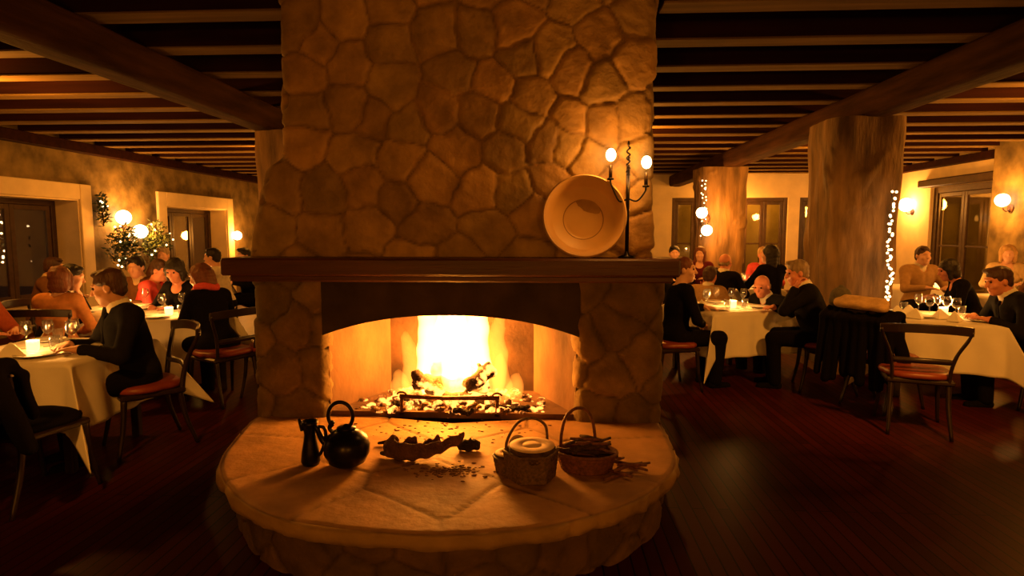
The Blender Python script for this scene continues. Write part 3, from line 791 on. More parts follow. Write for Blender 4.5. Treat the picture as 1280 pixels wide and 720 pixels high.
pt = empty('metal_pitcher', (-1.232, 3.03, HZ), 0, 'slim dark metal pitcher with flared lip standing left of the round kettle', 'pitcher')
MB().lathe([(0, 0), (.042, 0), (.05, .02), (.046, .07), (.034, .13), (.030, .165), (.038, .215), (.044, .235), (.040, .235), (.028, .19), (.026, .165), (0, .15)], 28).build('body', M_iron, pt)
MB().tube(catmull([(.035, 0, .205), (.075, 0, .20), (.085, 0, .15), (.06, 0, .07), (.04, 0, .045)], 6), .009, 8).build('handle', M_iron, pt)
MB().tube([(-.03, -.01, .19), (-.052, -.015, .25)], [.018, .007], 8).build('spout', M_iron, pt)

# hollow piece of driftwood with broken top edge, and lumps beside it
pr = []
pp = catmull([(-.16, .0, .05), (-.08, -.02, .045), (.03, 0, .052), (.13, .045, .075), (.165, .06, .095)], 3)
for i in range(len(pp) - 1): pr.append(C_(pp[i], pp[i + 1], .048 - .0022 * i, .048 - .0022 * (i + 1), .015))
for i in range(1, len(pp) - 2): pr.append(C_(pp[i] + np.array([.0, .02, .036]), pp[i + 1] + np.array([.0, .02, .036]), .032, .032, .01, True))
for (x, y, hh) in ((-.17, 0, .095), (-.15, .01, .09), (-.10, .04, .078), (-.07, .04, .088), (.0, .05, .075), (.04, .055, .085)):
    pr.append(C_((x, y, .05), (x + .012, y, hh), .022, .010, .018))
dw = add_obj('driftwood', sdf_mesh('driftwood', pr, .005, warp=lambda P: P + .004 * np.sin(P[..., [1, 2, 0]] * 90)), mat('driftwood', (.13, .055, .025), .85, var=.5, scale=22, bump=.6), None, (-.64, 3.13, HZ + .002)); dw.scale = (1.1, 1.15, 1.2)
tag(dw, 'hollow jagged piece of driftwood lying at the middle of the hearth', 'driftwood')
pr = [E_((0, 0, .03), (.055, .035, .032), None, .01), E_((.045, .01, .032), (.035, .03, .03), None, .01), C_((-.04, 0, .03), (-.07, .01, .045), .018, .01, .01), C_((.01, 0, .05), (.02, .0, .075), .015, .006, .01)]
o = add_obj('wood_chunk', sdf_mesh('wood_chunk', pr, .005, warp=lambda P: P + .005 * np.sin(P[..., [1, 2, 0]] * 120)), M_char, None, (-.43, 3.27, HZ))
tag(o, 'knobbly black wood lump lying right behind the driftwood', 'wood')
pr = [C_((-.05, 0, .012), (.0, 0, .02), .008, .012, .01), E_((.035, .01, .028), (.035, .02, .018), None, .01)]
o = add_obj('wood_chip', sdf_mesh('wood_chip', pr, .004), M_bark, None, (-.90, 3.33, HZ)); tag(o, 'small bent wood chip lying just behind the round kettle', 'wood')
o = add_obj('wood_chip', sdf_mesh('wood_chip', pr, .004), M_bark, None, (-.84, 3.15, HZ)); o.scale = (.8, .8, .7); o.rotation_euler = (0, 0, 2.8)
tag(o, 'thin dark splinter lying left of the driftwood tip', 'wood')
crumbs = MB(); rnd = random.Random(9)
for i in range(260):
    if i < 170: x = rnd.gauss(-.48, .10); y = rnd.gauss(2.98, .05)
    else: x = rnd.gauss(-.6, .3); y = rnd.gauss(3.62, .12)
    y = min(y, 3.85)
    crumbs.ball((x, y, .3225), rnd.uniform(.003, .009), 6, sc=(1.6, .8, .4))
tag(crumbs.build('bark_crumbs', mat('crumb', (.22, .11, .045), .9)), 'loose bark crumbs and ash scattered over the hearth flagstones', 'crumbs', kind='stuff')


def wicker_body(mb, rb, rt, h, n=14, nsides=None, z0=0., sy=1.):
    """woven side: alternating bulges of strands round stakes"""
    nu = 96; rows = int(h / .012); v = []; f = []
    for j in range(rows * 3 + 1):
        t = j / (rows * 3); r = rb + (rt - rb) * t; row = j // 3; ph = (j % 3) / 3
        for i in range(nu):
            a = 2 * PI * i / nu; k = 1.
            if nsides:
                q = 2 * PI / nsides; k = math.cos(q / 2) / math.cos((a % q) - q / 2); k = .35 + .65 * k if False else k
            wv = .0035 * math.sin(a * n * 2 + PI * (row % 2)) * (math.sin(PI * ph) + .4) + .002 * math.sin(PI * ph)
            rr_ = r * k + wv
            v.append((rr_ * math.cos(a), rr_ * math.sin(a) * sy, z0 + h * t))
    for j in range(rows * 3):
        for i in range(nu): f.append((j * nu + i, j * nu + (i + 1) % nu, (j + 1) * nu + (i + 1) % nu, (j + 1) * nu + i))
    f.append(tuple(range(nu))[::-1]); mb.add(v, f)
    return mb


bk = empty('wicker_basket', (-.060, 2.93, HZ), .12, 'brown six-sided wicker basket filled with pale cut wood rounds on the hearth', 'basket')
wb = wicker_body(MB(), .125, .140, .135, 16, 6).build('body', M_wicker, bk); md = wb.modifiers.new('thickness', 'SOLIDIFY'); md.thickness = .008
MB().tube([(.138 * math.cos(a) * 1., .138 * math.sin(a), .137) for a in np.linspace(0, 2 * PI, 7)[:-1]], .009, 8, closed=True).build('rim', M_wicker, bk)
MB().tube(catmull([(-.128, -.02, .12), (-.118, .01, .19), (-.06, .06, .262), (.02, .09, .272), (.085, .11, .225), (.10, .12, .12)], 7), .0075, 8).build('handle', M_wicker, bk)
sb = empty('small_wicker_basket', (-.178, 2.985, HZ), 0, 'small round dark wicker basket tucked against the left side of the six-sided basket', 'basket')
s_ = wicker_body(MB(), .058, .075, .085, 10).build('body', M_wicker, sb); md = s_.modifiers.new('thickness', 'SOLIDIFY'); md.thickness = .006
MB().tube([(.076 * math.cos(a), .076 * math.sin(a), .086) for a in np.linspace(0, 2 * PI, 25)[:-1]], .006, 6, closed=True).build('rim', M_wicker, sb)


def wood_round(r, t):
    root = empty('log_round'); root['category'] = 'log'
    MB().lathe([(r * .98, 0), (r, t * .2), (r * .99, t * .8), (r * .965, t)], 32).build('bark', M_bark, root)
    pf = MB().lathe([(r * .97, t), (r * .95, t + .003), (r * .46, t + .004), (r * .44, t + .001), (r * .40, t + .001), (r * .38, t + .005), (0, t + .006)], 32); pf.build('cut_face', M_birch, root)
    return root


for (r, t, x, y, z, rx, ry, lab) in ((.118, .06, -.055, 2.925, .105, .0, .0, 'large pale log round lying flat on top of the six-sided basket'),
                                     (.068, .04, -.178, 2.985, .063, .0, -.06, 'small pale log round lying in the small basket'),
                                     (.05, .04, -.125, 3.085, .10, .9, -.3, 'pale log round tipped on edge behind the baskets')):
    o = wood_round(r, t); o.location = (x, y, HZ + z); o.rotation_euler = (rx, ry, 0); tag(o, lab, 'log', 'cut log rounds in the baskets')
MB().lathe([(0, 0), (.05, .0), (.055, .06), (.052, .10), (0, .10)], 20).build('log_round', M_bark, None, (-.125, 3.09, HZ)); bpy.data.objects[-1] if False else None
o = [q for q in bpy.data.objects if q.name.startswith('log_round') and q.type == 'MESH'][0]; tag(o, 'short upright dark log standing behind the small basket', 'log', 'cut log rounds in the baskets')
b2 = empty('twig_basket', (.225, 3.04, HZ), -.1, 'wide low reddish wicker basket with a tall hoop handle at the right of the hearth', 'basket')
s_ = wicker_body(MB(), .125, .155, .095, 16, None, 0, .72).build('body', M_wicker2, b2); md = s_.modifiers.new('thickness', 'SOLIDIFY'); md.thickness = .008
MB().tube([(.157 * math.cos(a), .113 * math.sin(a), .096) for a in np.linspace(0, 2 * PI, 33)[:-1]], .009, 8, closed=True).build('rim', M_wicker2, b2)
MB().tube(catmull([(-.135, .03, .06), (-.132, .03, .17), (-.105, .03, .27), (-.045, .03, .315), (.015, .03, .285), (.04, .03, .19), (.045, .06, .07)], 7), .0085, 8).build('handle', M_wicker2, b2)
rnd = random.Random(3); tw0 = None
for i in range(26):
    L_ = rnd.uniform(.12, .24)
    me = MB().tube([(-L_ / 2, 0, 0), (-L_ * .15, rnd.uniform(-.01, .01), rnd.uniform(-.008, .008)), (L_ / 2, 0, 0)], [.007, .009, .006], 6).mesh('kindling_stick')
    o = add_obj('kindling_stick', me, M_wicker2 if i % 2 else M_bark, None, (.235 + rnd.uniform(-.06, .06), 3.04 + rnd.uniform(-.035, .035), HZ + .075 + .0035 * i))
    o.rotation_euler = (0, rnd.uniform(-.18, .18), rnd.uniform(-.9, .9))
    tag(o, 'thin brown kindling stick heaped in the hoop-handled basket', 'stick', 'kindling sticks in the wide basket')
for i in range(9):
    L_ = rnd.uniform(.10, .2)
    me = MB().tube([(-L_ / 2, 0, 0), (0, .008, 0), (L_ / 2, 0, 0)], [.008, .009, .006], 6).mesh('fallen_stick')
    o = add_obj('fallen_stick', me, M_wicker2, None, (.42 + rnd.uniform(-.06, .06), 3.02 + rnd.uniform(-.09, .07), HZ + .012 + .009 * (i // 2)))
    o.rotation_euler = (0, rnd.uniform(-.05, .05), rnd.uniform(-1.2, .9))
    tag(o, 'thin stick spilled on the hearth right of the hoop-handled basket', 'stick', 'sticks spilled beside the wide basket')

# ================================================================== PEOPLE
SKIN = [mat('skin_warm', (.62, .33, .22), .5, var=.06, scale=20), mat('skin_fair', (.72, .42, .31), .5, var=.05, scale=20), mat('skin_ruddy', (.66, .27, .18), .5, var=.06, scale=20)]
M_eye = mat('eye', (.05, .03, .02), .1)
CL = {'black': (.006, .005, .006), 'charcoal': (.011, .010, .010), 'brown': (.16, .075, .03), 'orange': (.62, .27, .10), 'pink': (.72, .10, .10), 'white': (.78, .72, .6), 'cream': (.66, .5, .3),
      'grey': (.07, .06, .055), 'wine': (.10, .015, .02), 'rust': (.42, .10, .04), 'olive': (.16, .13, .05), 'navy': (.012, .012, .02), 'tan': (.42, .26, .12)}
HC = {'black': (.012, .008, .006), 'brown': (.06, .025, .012), 'auburn': (.16, .05, .02), 'grey': (.28, .20, .13), 'blond': (.55, .34, .14), 'white': (.6, .5, .38)}


def cloth_mat(c): return mat('cloth_' + c, CL[c], .95, spec=.08, var=.15, scale=25, bump=.12, bscale=60)
def hair_mat(c): return mat('hair_' + c, HC[c], .55, var=.35, scale=30, bump=.4, bscale=90, stretch=(1, 1, .25))


def rotm(yaw=0., pitch=0., roll=0.): return np.array(Euler((pitch, roll, yaw), 'XYZ').to_matrix())


def ik(a, t, l1, l2, bend):
    a = np.array(a, float); t = np.array(t, float); d = t - a; L_ = np.linalg.norm(d); L_ = min(L_, (l1 + l2) * .995); u = d / np.linalg.norm(d)
    x = (L_ ** 2 + l1 ** 2 - l2 ** 2) / (2 * L_); h = math.sqrt(max(l1 ** 2 - x * x, 0)); b_ = np.array(bend, float); b_ -= u * (b_ @ u); b_ /= np.linalg.norm(b_)
    return a + u * x + b_ * h, a + u * L_


def hand_prims(wr, d, up, side, curl=.5, s=1.):
    """palm, four unequal bent fingers and a thumb from the side of the palm; d: pointing, up: back of the hand"""
    wr = np.array(wr, float); d = np.array(d, float); d /= np.linalg.norm(d); up = np.array(up, float); up -= d * (up @ d); up /= np.linalg.norm(up); lat = np.cross(d, up) * side
    pr = [C_(wr - d * .02, wr + d * .02, .024 * s, .026 * s, .02)]
    for k in range(4): o = (k - 1.5) * .0185 * s; pr.append(C_(wr + d * .02 + lat * o * .6, wr + d * .082 * s + lat * o, .0155 * s, .0125 * s, .012))
    for k, ln in enumerate((.064, .074, .070, .054)):
        o = (k - 1.5) * .0185 * s; p = wr + d * .082 * s + lat * o; dd = d + lat * (k - 1.5) * .06; a = curl * .5
        for j, fr in enumerate((.45, .32, .23)):
            c_, s_ = math.cos(a), math.sin(a); v = dd * c_ - up * s_; q = p + v / np.linalg.norm(v) * ln * fr * s
            pr.append(C_(p, q, (.0094 - .0007 * j) * s, (.0088 - .0007 * j) * s, .003)); p = q; a += curl * .75
    p = wr + d * .02 - lat * .026 * s; q = p + (d * .6 - lat * .65 - up * .25) * .042 * s; r_ = q + (d * .92 - lat * .1 - up * .3) * .034 * s
    pr += [C_(p, q, .013 * s, .0105 * s, .01), C_(q, r_, .010 * s, .0085 * s, .004)]
    return pr


MESH_CACHE = {}


def person(label, loc, face, skin=0, hair='black', style='short', top='charcoal', legs='black', lean=10, hyaw=0, hpitch=0, arms=('table', 'table'), female=False, suit=False, scale=1.,
           vox=.010, group=None, standing=False, tie=None, side_lean=0., reach=.40):
    """face: heading in degrees, 0 looks along +y, 90 looks along -x"""
    root = empty('person', loc, math.radians(face), label, 'person', group)
    sc_ = scale; key = (lean, hyaw, hpitch, arms, female, suit, scale, vox, standing, style, side_lean, reach)
    if key in MESH_CACHE: ms = MESH_CACHE[key]
    else:
        ms = {}
        hipz = .90 if standing else .545
        hip = np.array([0, 0, hipz]); Rl = rotm(0, -math.radians(lean), math.radians(side_lean)); T_ = lambda p: hip + Rl @ np.array(p, float)
        sh = .165 if female else .19; w_ = .9 if female else 1.0
        torso = [E_(T_((0, .0, .02)), (.165, .125, .12), Rl, .04), C_(T_((0, .0, .06)), T_((0, .005, .22)), .115 * w_, .125 * w_, .05), E_(T_((0, .005, .34)), (.165 * w_, .115, .17), Rl, .05),
                 C_(T_((-sh * .8, -.01, .455)), T_((sh * .8, -.01, .455)), .062, .062, .05)]
        if female: torso += [E_(T_((s * .07, .095, .33)), (.06, .05, .058), Rl, .03) for s in (-1, 1)]
        neck0, neck1 = T_((0, -.01, .46)), T_((0, .012, .56))
        Rh = rotm(math.radians(hyaw), -math.radians(lean * .5 + hpitch)); hc = T_((0, .03, .655)); Hh = lambda p: hc + Rh @ np.array(p, float)
        head = [C_(neck0, neck1, .062 * w_, .055 * w_, .02), C_(neck1, Hh((0, -.02, -.04)), .055 * w_, .055, .02),
                E_(Hh((0, -.012, .035)), (.076, .095, .088), Rh, .02), E_(Hh((0, .025, -.03)), (.062, .072, .085), Rh, .03), E_(Hh((0, .062, -.088)), (.030, .028, .026), Rh, .03),
                C_(Hh((0, .088, .022)), Hh((0, .113, -.018)), .010, .0135, .010), E_(Hh((0, .083, .042)), (.052, .016, .012), Rh, .012),
                E_(Hh((.032, .094, .018)), (.018, .012, .011), Rh, .008, True), E_(Hh((-.032, .094, .018)), (.018, .012, .011), Rh, .008, True),
                E_(Hh((.042, .066, -.022)), (.022, .022, .018), Rh, .02), E_(Hh((-.042, .066, -.022)), (.022, .022, .018), Rh, .02),
                E_(Hh((0, .094, -.048)), (.024, .010, .0065), Rh, .004), E_(Hh((0, .092, -.060)), (.020, .010, .007), Rh, .004), E_(Hh((0, .101, -.0535)), (.022, .006, .0018), Rh, .002, True),
                E_(Hh((.077, -.005, -.002)), (.012, .020, .032), Rh, .006), E_(Hh((-.077, -.005, -.002)), (.012, .020, .032), Rh, .006)]
        limb = []; sleeves = []; hands = []
        for i, s in enumerate((1, -1)):
            A = T_((s * sh, -.01, .45)); mode = arms[i]
            if mode == 'table': tgt = np.array([s * .13, reach, .80]); bend = (s * .7, -.5, -.6)
            elif mode == 'raised': tgt = np.array([s * .10, reach * .62, 1.02]); bend = (s * .6, -.1, -1)
            elif mode == 'chin': tgt = Hh((s * .04, .10, -.17)); bend = (s * .3, .3, -1)
            elif mode == 'lap': tgt = np.array([s * .08, .26, .66]); bend = (s * .9, -.6, -.2)
            elif mode == 'carry': tgt = np.array([s * .16, .34, hipz + .20]); bend = (s * .6, -.8, -.3)
            else: tgt = np.array([s * .30, .02, hipz - .08]); bend = (s * .3, -1, 0)
            el, wr = ik(A, tgt, .285, .245, bend)
            limb += [C_(A, el, .052 * w_, .042 * w_, .02), C_(el, wr, .042 * w_, .027, .015)]
            sleeves += [C_(A, el, .066 * w_, .054 * w_, .03), C_(el, wr + (el - wr) * .06, .054 * w_, .040, .02)]
            d = (wr - el); d /= np.linalg.norm(d)
            if mode == 'table': d = d * .5 + np.array([-s * .45, .4, -.05])
            if mode == 'chin': d = np.array([-s * .3, -.1, 1.])
            up = np.array([0, 0, 1.]) if mode in ('table', 'lap', 'carry') else np.array([s, 0, .0]) if mode == 'hang' else np.array([0, 1., .2])
            hands += hand_prims(wr, d, up, s, .35 if mode == 'table' else .75)
        lg = []; tr = []; shoes = []
        for s in (1, -1):
            if standing: hp, kn, an = np.array([s * .09, 0, .88]), np.array([s * .10, .02, .49]), np.array([s * .10, -.01, .09])
            else: hp, kn, an = np.array([s * .09, .02, .53]), np.array([s * .13, .43, .52]), np.array([s * .12, .40, .09])
            lg += [C_(hp, kn, .085, .055, .03), C_(kn, kn * .65 + an * .35, .055, .055, .02), C_(kn * .65 + an * .35, an, .054, .036, .02)]
            tr += [C_(hp, kn, .098, .072, .04), C_(kn, an, .070, .060, .02)]
            shoes.append([C_(an + np.array([0, -.03, -.045]), an + np.array([0, .14, -.06]), .040, .033, .015)])
        body = torso + head + limb + lg + hands
        ms['body'] = sdf_mesh('person_body', body, vox)
        inf = lambda P_, t: [C_(p[1], p[2], p[3] + t, p[4] + t, p[5]) if p[0] == 'c' else E_(p[1], p[2] + t, p[3], p[5]) for p in P_ if not p[6]]
        if suit or not female:
            sk = inf(torso, .022) + [E_(T_((0, .01, -.05)), (.185, .15, .13), Rl, .04)] + sleeves
            sk += [E_(T_((0, .14, .50)), (.058, .11, .05), Rl, .01, True), C_(T_((0, .16, .46)), T_((0, .17, .25)), .052, .006, .006, True), C_(neck0 - (neck1 - neck0) * .0, neck1 + (neck1 - neck0) * 2, .066, .075, .004, True)]
            ms['jacket'] = sdf_mesh('jacket', sk, vox)
            st_ = [E_(T_((0, .012, .34)), (.135, .118, .155), Rl, .03), C_(T_((0, -.006, .475)), T_((0, .008, .560)), .084, .070, .02), C_(T_((0, .012, .605)), T_((0, .04, .70)), .075, .085, .002, True)]
            ms['shirt'] = sdf_mesh('shirt', st_, vox)
            ms['tie'] = sdf_mesh('tie', [E_(T_((0, .083, .475)), (.016, .012, .016), Rl, .005), C_(T_((0, .098, .46)), T_((0, .142, .30)), .014, .022, .006)], vox * .7)
        else:
            sk = inf(torso, .014) + sleeves + [E_(T_((0, .01, -.03)), (.18, .14, .12), Rl, .04)]
            sk += [C_(neck0 - (neck1 - neck0) * .1, neck1 + (neck1 - neck0) * 2, .075, .09, .006, True), E_(T_((0, .10, .48)), (.075, .07, .06), Rl, .01, True)]
            ms['jacket'] = sdf_mesh('blouse', sk, vox)
        ms['trousers'] = sdf_mesh('trousers', tr + [E_((0, 0, hipz - .0), (.185, .15, .12), None, .05)], vox)
        ms['shoe'] = [sdf_mesh('shoe', q, vox) for q in shoes]
        cut = [E_(Hh((0, .085, -.035)), (.066, .055, .092), Rh, .008, True)]
        if style == 'short':
            hr = [E_(Hh((0, -.020, .045)), (.085, .100, .092), Rh, .02), E_(Hh((0, -.055, -.02)), (.070, .052, .06), Rh, .03), E_(Hh((.03, .045, .11)), (.05, .04, .022), Rh, .02)] + cut
            hr += [E_(Hh((s * .085, .015, -.03)), (.022, .04, .045), Rh, .004, True) for s in (-1, 1)]
        elif style == 'bald':
            hr = [C_(Hh((s * .066, -.045, -.01)), Hh((0, -.098, -.02)), .018, .022, .015) for s in (-1, 1)] + [C_(Hh((s * .066, -.045, .01)), Hh((s * .060, -.06, -.035)), .017, .016, .01) for s in (-1, 1)]
        elif style == 'long':
            hr = [E_(Hh((0, -.022, .042)), (.090, .105, .096), Rh, .02)] + [C_(Hh((s * .066, -.02, .02)), Hh((s * .075, -.02, -.17)), .036, .026, .03) for s in (-1, 1)]
            hr += [C_(Hh((s * .03, -.075, .0)), Hh((s * .05, -.085, -.24)), .05, .03, .04) for s in (-1, 1)] + cut
        elif style == 'bun':
            hr = [E_(Hh((0, -.020, .045)), (.084, .100, .092), Rh, .02), E_(Hh((0, -.055, -.02)), (.066, .05, .055), Rh, .03), E_(Hh((0, -.125, .05)), (.042, .040, .042), Rh, .01)] + cut
        elif style == 'bob':
            hr = [E_(Hh((0, -.022, .042)), (.094, .108, .098), Rh, .02), E_(Hh((0, -.045, -.06)), (.092, .070, .075), Rh, .04)] + [C_(Hh((s * .08, .02, .02)), Hh((s * .078, .03, -.09)), .026, .022, .03) for s in (-1, 1)] + cut
        ms['hair'] = sdf_mesh('hair', hr, vox * .8, warp=lambda P: P + .0025 * np.sin(P[..., [1, 2, 0]] * 130 + P * 40))
        ms['eyes'] = [tuple(Hh((s * .031, .083, .018))) for s in (-1, 1)]
        MESH_CACHE[key] = ms

    def put(nm, me, m_, par=root):
        q = me.copy() if me.users > 0 else me; q.materials.clear(); o = add_obj(nm, q, m_, par); return o
    body = put('body', ms['body'], SKIN[skin])
    put('jacket' if (suit or not female) else 'blouse', ms['jacket'], cloth_mat(top))
    if suit:
        put('shirt', ms['shirt'], cloth_mat('white'))
        if tie: put('tie', ms['tie'], cloth_mat(tie))
    elif not female: put('shirt', ms['shirt'], cloth_mat('cream' if top in ('brown', 'rust', 'olive') else 'white'))
    put('trousers' if not female else 'skirt', ms['trousers'], cloth_mat(legs)); [put('shoe', q, cloth_mat('black')) for q in ms['shoe']]; h = put('hair', ms['hair'], hair_mat(hair))
    if vox < .011:
        for e_ in ms['eyes']: MB().ball(e_, .0105, 10).build('eye', M_eye, body)
    root.scale = (sc_, sc_, sc_)
    return root


# ================================================================== CHAIRS
def make_chair(label, loc, face, group=None, arch=0., seat_mat=None):
    """dark bentwood dining chair with a broad curved top rail, cross rail and padded red seat; faces +y at 0"""
    r = empty('dining_chair', loc, math.radians(face), label, 'chair', group)
    st = MB(); n = 28; prof = []
    for i in range(n):
        a = 2 * PI * i / n; c, s = math.cos(a), math.sin(a); q = 3.2; k = (abs(c) ** q + abs(s) ** q) ** (-1 / q); prof.append((.225 * k * c * (1.06 if s > 0 else .98), .215 * k * s))
    lay = [(.90, .432), (1.0, .440), (1.02, .455), (1.0, .472), (.93, .484), (.7, .490), (.35, .493), (.02, .494)]
    v = [(x * k, y * k, z) for k, z in lay for x, y in prof]; f = [(j * n + i, j * n + (i + 1) % n, (j + 1) * n + (i + 1) % n, (j + 1) * n + i) for j in range(len(lay) - 1) for i in range(n)]; f.append(tuple(range(n))[::-1])
    st.add(v, f); st.build('seat', seat_mat or M_seat, r)
    MB().box((-.225, -.205, .395), (.225, .205, .435), .012).build('seat_frame', M_wood_dark, r)
    for s in (-1, 1):
        MB().tube(catmull([(s * .20, .18, .42), (s * .205, .195, .22), (s * .225, .235, .0)], 5), [.021 - .0008 * i for i in range(11)], 8).build('leg', M_wood_dark, r)
        MB().tube(catmull([(s * .185, -.17, .42), (s * .19, -.20, .22), (s * .205, -.27, .0)], 5), [.021 - .0008 * i for i in range(11)], 8).build('leg', M_wood_dark, r)
        MB().tube(catmull([(s * .185, -.185, .40), (s * .19, -.20, .52), (s * .215, -.225, .64), (s * .265, -.265, .76), (s * .285, -.285, .83)], 5), [.019] * 10 + [.017] * 6 + [.015] * 5, 8, flat=.7).build('back_post', M_wood_dark, r)
    tr = MB(); pts = catmull([(-.295, -.27, .825), (-.16, -.325, .84 + arch), (0, -.345, .845 + arch), (.16, -.325, .84 + arch), (.295, -.27, .825)], 6)
    v = []; f = []
    for i, p in enumerate(pts):
        hh = .034; v += [(p[0], p[1] - .011, p[2] - hh), (p[0], p[1] + .011, p[2] - hh), (p[0], p[1] + .009, p[2] + hh), (p[0], p[1] - .013, p[2] + hh)]
    m_ = len(pts)
    for i in range(m_ - 1):
        for k in range(4): f.append((i * 4 + k, i * 4 + (k + 1) % 4, (i + 1) * 4 + (k + 1) % 4, (i + 1) * 4 + k))
    f += [(3, 2, 1, 0), tuple(range((m_ - 1) * 4, m_ * 4))]; tr.add(v, f, 0, False); o = tr.build('top_rail', M_wood_dark, r); md = o.modifiers.new('bevel', 'BEVEL'); md.width = .006; md.segments = 2
    MB().tube(catmull([(-.205, -.205, .58), (0, -.235, .585), (.205, -.205, .58)], 6), .014, 8, flat=1.6).build('cross_rail', M_wood_dark, r)
    return r


# ================================================================== TABLES
def linen(side, ts, over, z, seed=1):
    """square cloth draped over a square table top: sides hang, corners fall in folded tips"""
    n = 84; h = ts / 2; L_ = h + over; ax = np.linspace(-L_, L_, n); X, Y = np.meshgrid(ax, ax, indexing='ij'); ex = np.maximum(np.abs(X) - h, 0); ey = np.maximum(np.abs(Y) - h, 0)
    sx, sy = np.sign(X), np.sign(Y); drop = np.sqrt(ex ** 2 + ey ** 2); r = .012
    Z = z - drop; flare = .07 * np.clip(drop / .3, 0, 2)
    big = np.maximum(ex, ey) + 1e-9; sml = np.minimum(ex, ey); ratio = sml / big
    px = np.clip(X, -h, h); py = np.clip(Y, -h, h)
    out = .02 + flare * .6
    # corner fold: both overhangs swing out along the diagonal
    fold = ratio * (ex > 0) * (ey > 0) * 1.
    wob = .016 * np.sin(Y * 21 + seed) * (ex > 0) * (1 - np.clip(fold * 4, 0, 1)) * np.clip(ex / .2, 0, 1) + 0 * X
    wob2 = .016 * np.sin(X * 23 + seed * 2) * (ey > 0) * (1 - np.clip(fold * 4, 0, 1)) * np.clip(ey / .2, 0, 1)
    px += sx * ((ex > 0) * (np.minimum(ex, .012) + out * np.where(ex >= ey, 1, ratio) * (1 - .0 * ratio)) + fold * drop * .34 + wob)
    py += sy * ((ey > 0) * (np.minimum(ey, .012) + out * np.where(ey >= ex, 1, ratio)) + fold * drop * .34 + wob2)
    Z = np.where(drop > 0, np.maximum(Z, .012), z)
    Z += noise(np.stack([X, Y], -1), 4, seed) * .001
    V = np.stack([px, py, Z], -1).reshape(-1, 3); idx = np.arange(n * n).reshape(n, n)
    Q = np.stack([idx[:-1, :-1].ravel(), idx[1:, :-1].ravel(), idx[1:, 1:].ravel(), idx[:-1, 1:].ravel()], 1)
    pos = ((X[:-1, :-1] + X[1:, 1:]) * (Y[:-1, :-1] + Y[1:, 1:]) > 0).ravel()      # cut every cell along the fold diagonal
    P_, N_ = Q[pos], Q[~pos]; Tr = np.concatenate([P_[:, [0, 1, 2]], P_[:, [0, 2, 3]], N_[:, [1, 2, 3]], N_[:, [1, 3, 0]]])
    return mesh_np('tablecloth', V, Tr)


def table(x, y, rot, ts, over, where, seed=1, full=True):
    t = empty('dining_table', (x, y, 0), math.radians(rot), 'dark wood table under its white cloth, ' + where, 'table')
    MB().box((-ts / 2, -ts / 2, .705), (ts / 2, ts / 2, .738), .006).build('tabletop', M_wood_dark, t)
    for sx in (-1, 1):
        for sy in (-1, 1):
            q = ts / 2 - .07; MB().box((sx * q - .028, sy * q - .028, 0), (sx * q + .028, sy * q + .028, .71), .006).build('leg', M_wood_dark, t)
    c = add_obj('tablecloth', linen(ts, ts + .02, over, .746, seed), M_cloth, None, (x, y, 0)); c.rotation_euler = (0, 0, math.radians(rot))
    md = c.modifiers.new('thickness', 'SOLIDIFY'); md.thickness = .003; tag(c, 'white linen tablecloth hanging in pointed corners, ' + where, 'tablecloth', 'white tablecloths')
    return t


TZ = .7495


def make_glass(kind):
    if kind == 'wine':
        r = empty('wine_glass'); P1 = [(0, 0), (.034, .001), (.034, .003), (.006, .006), (.004, .012), (.004, .085), (.008, .092)]
        MB().lathe(P1, 18).build('stem', M_glass, r)
        MB().lathe([(.006, .090), (.025, .102), (.036, .125), (.037, .15), (.030, .19), (.0285, .19), (.0355, .15), (.0345, .126), (.024, .105), (0, .094)], 18).build('bowl', M_glass, r)
    else:
        r = empty('water_glass'); MB().lathe([(0, 0), (.030, .0), (.034, .10), (.0325, .10), (.0285, .006), (0, .006)], 18).build('tumbler', M_glass, r)
    r['category'] = 'glass'; return r


def make_candle(lit=1.):
    r = empty('candle_holder'); r['category'] = 'candle'
    MB().lathe([(0, 0), (.030, .0), (.036, .02), (.038, .075), (.0365, .075), (.034, .02), (.028, .005), (0, .005)], 18).build('glass_cup', M_cup, r)
    MB().lathe([(0, .006), (.026, .006), (.026, .042), (0, .040)], 16).build('wax', M_wax, r)
    MB().ball((0, 0, .062), .012, 10, sc=(.8, .8, 1.6)).build('flame', M_cflame, r)
    return r


def make_plate():
    r = empty('dinner_plate'); r['category'] = 'plate'
    MB().lathe([(0, .002), (.06, .0), (.075, .006), (.120, .016), (.122, .019), (.076, .010), (.06, .006), (0, .006)], 36).build('plate_rim', M_china, r); return r


def make_napkin():
    """standing folded linen peak"""
    mb = MB(); v = [(-.09, -.05, 0), (.09, -.05, 0), (.06, .06, 0), (-.06, .06, 0), (0, .01, .10), (-.05, -.02, .06), (.05, -.02, .055)]
    f = [(0, 1, 6, 4, 5), (1, 2, 4, 6), (2, 3, 4), (3, 0, 5, 4), (3, 2, 1, 0)]
    mb.add(v, f, 0, False); r = mb.build('folded_napkin', M_napkin); md = r.modifiers.new('bevel', 'BEVEL'); md.width = .008; md.segments = 3; r['category'] = 'napkin'; return r


def make_knife():
    r = empty('table_knife'); r['category'] = 'cutlery'
    MB().box((-.007, -.1, .001), (.007, 0, .006), .002).build('handle', M_silver, r); MB().box((-.008, 0, .002), (.008, .11, .004), .001).build('blade', M_silver, r); return r


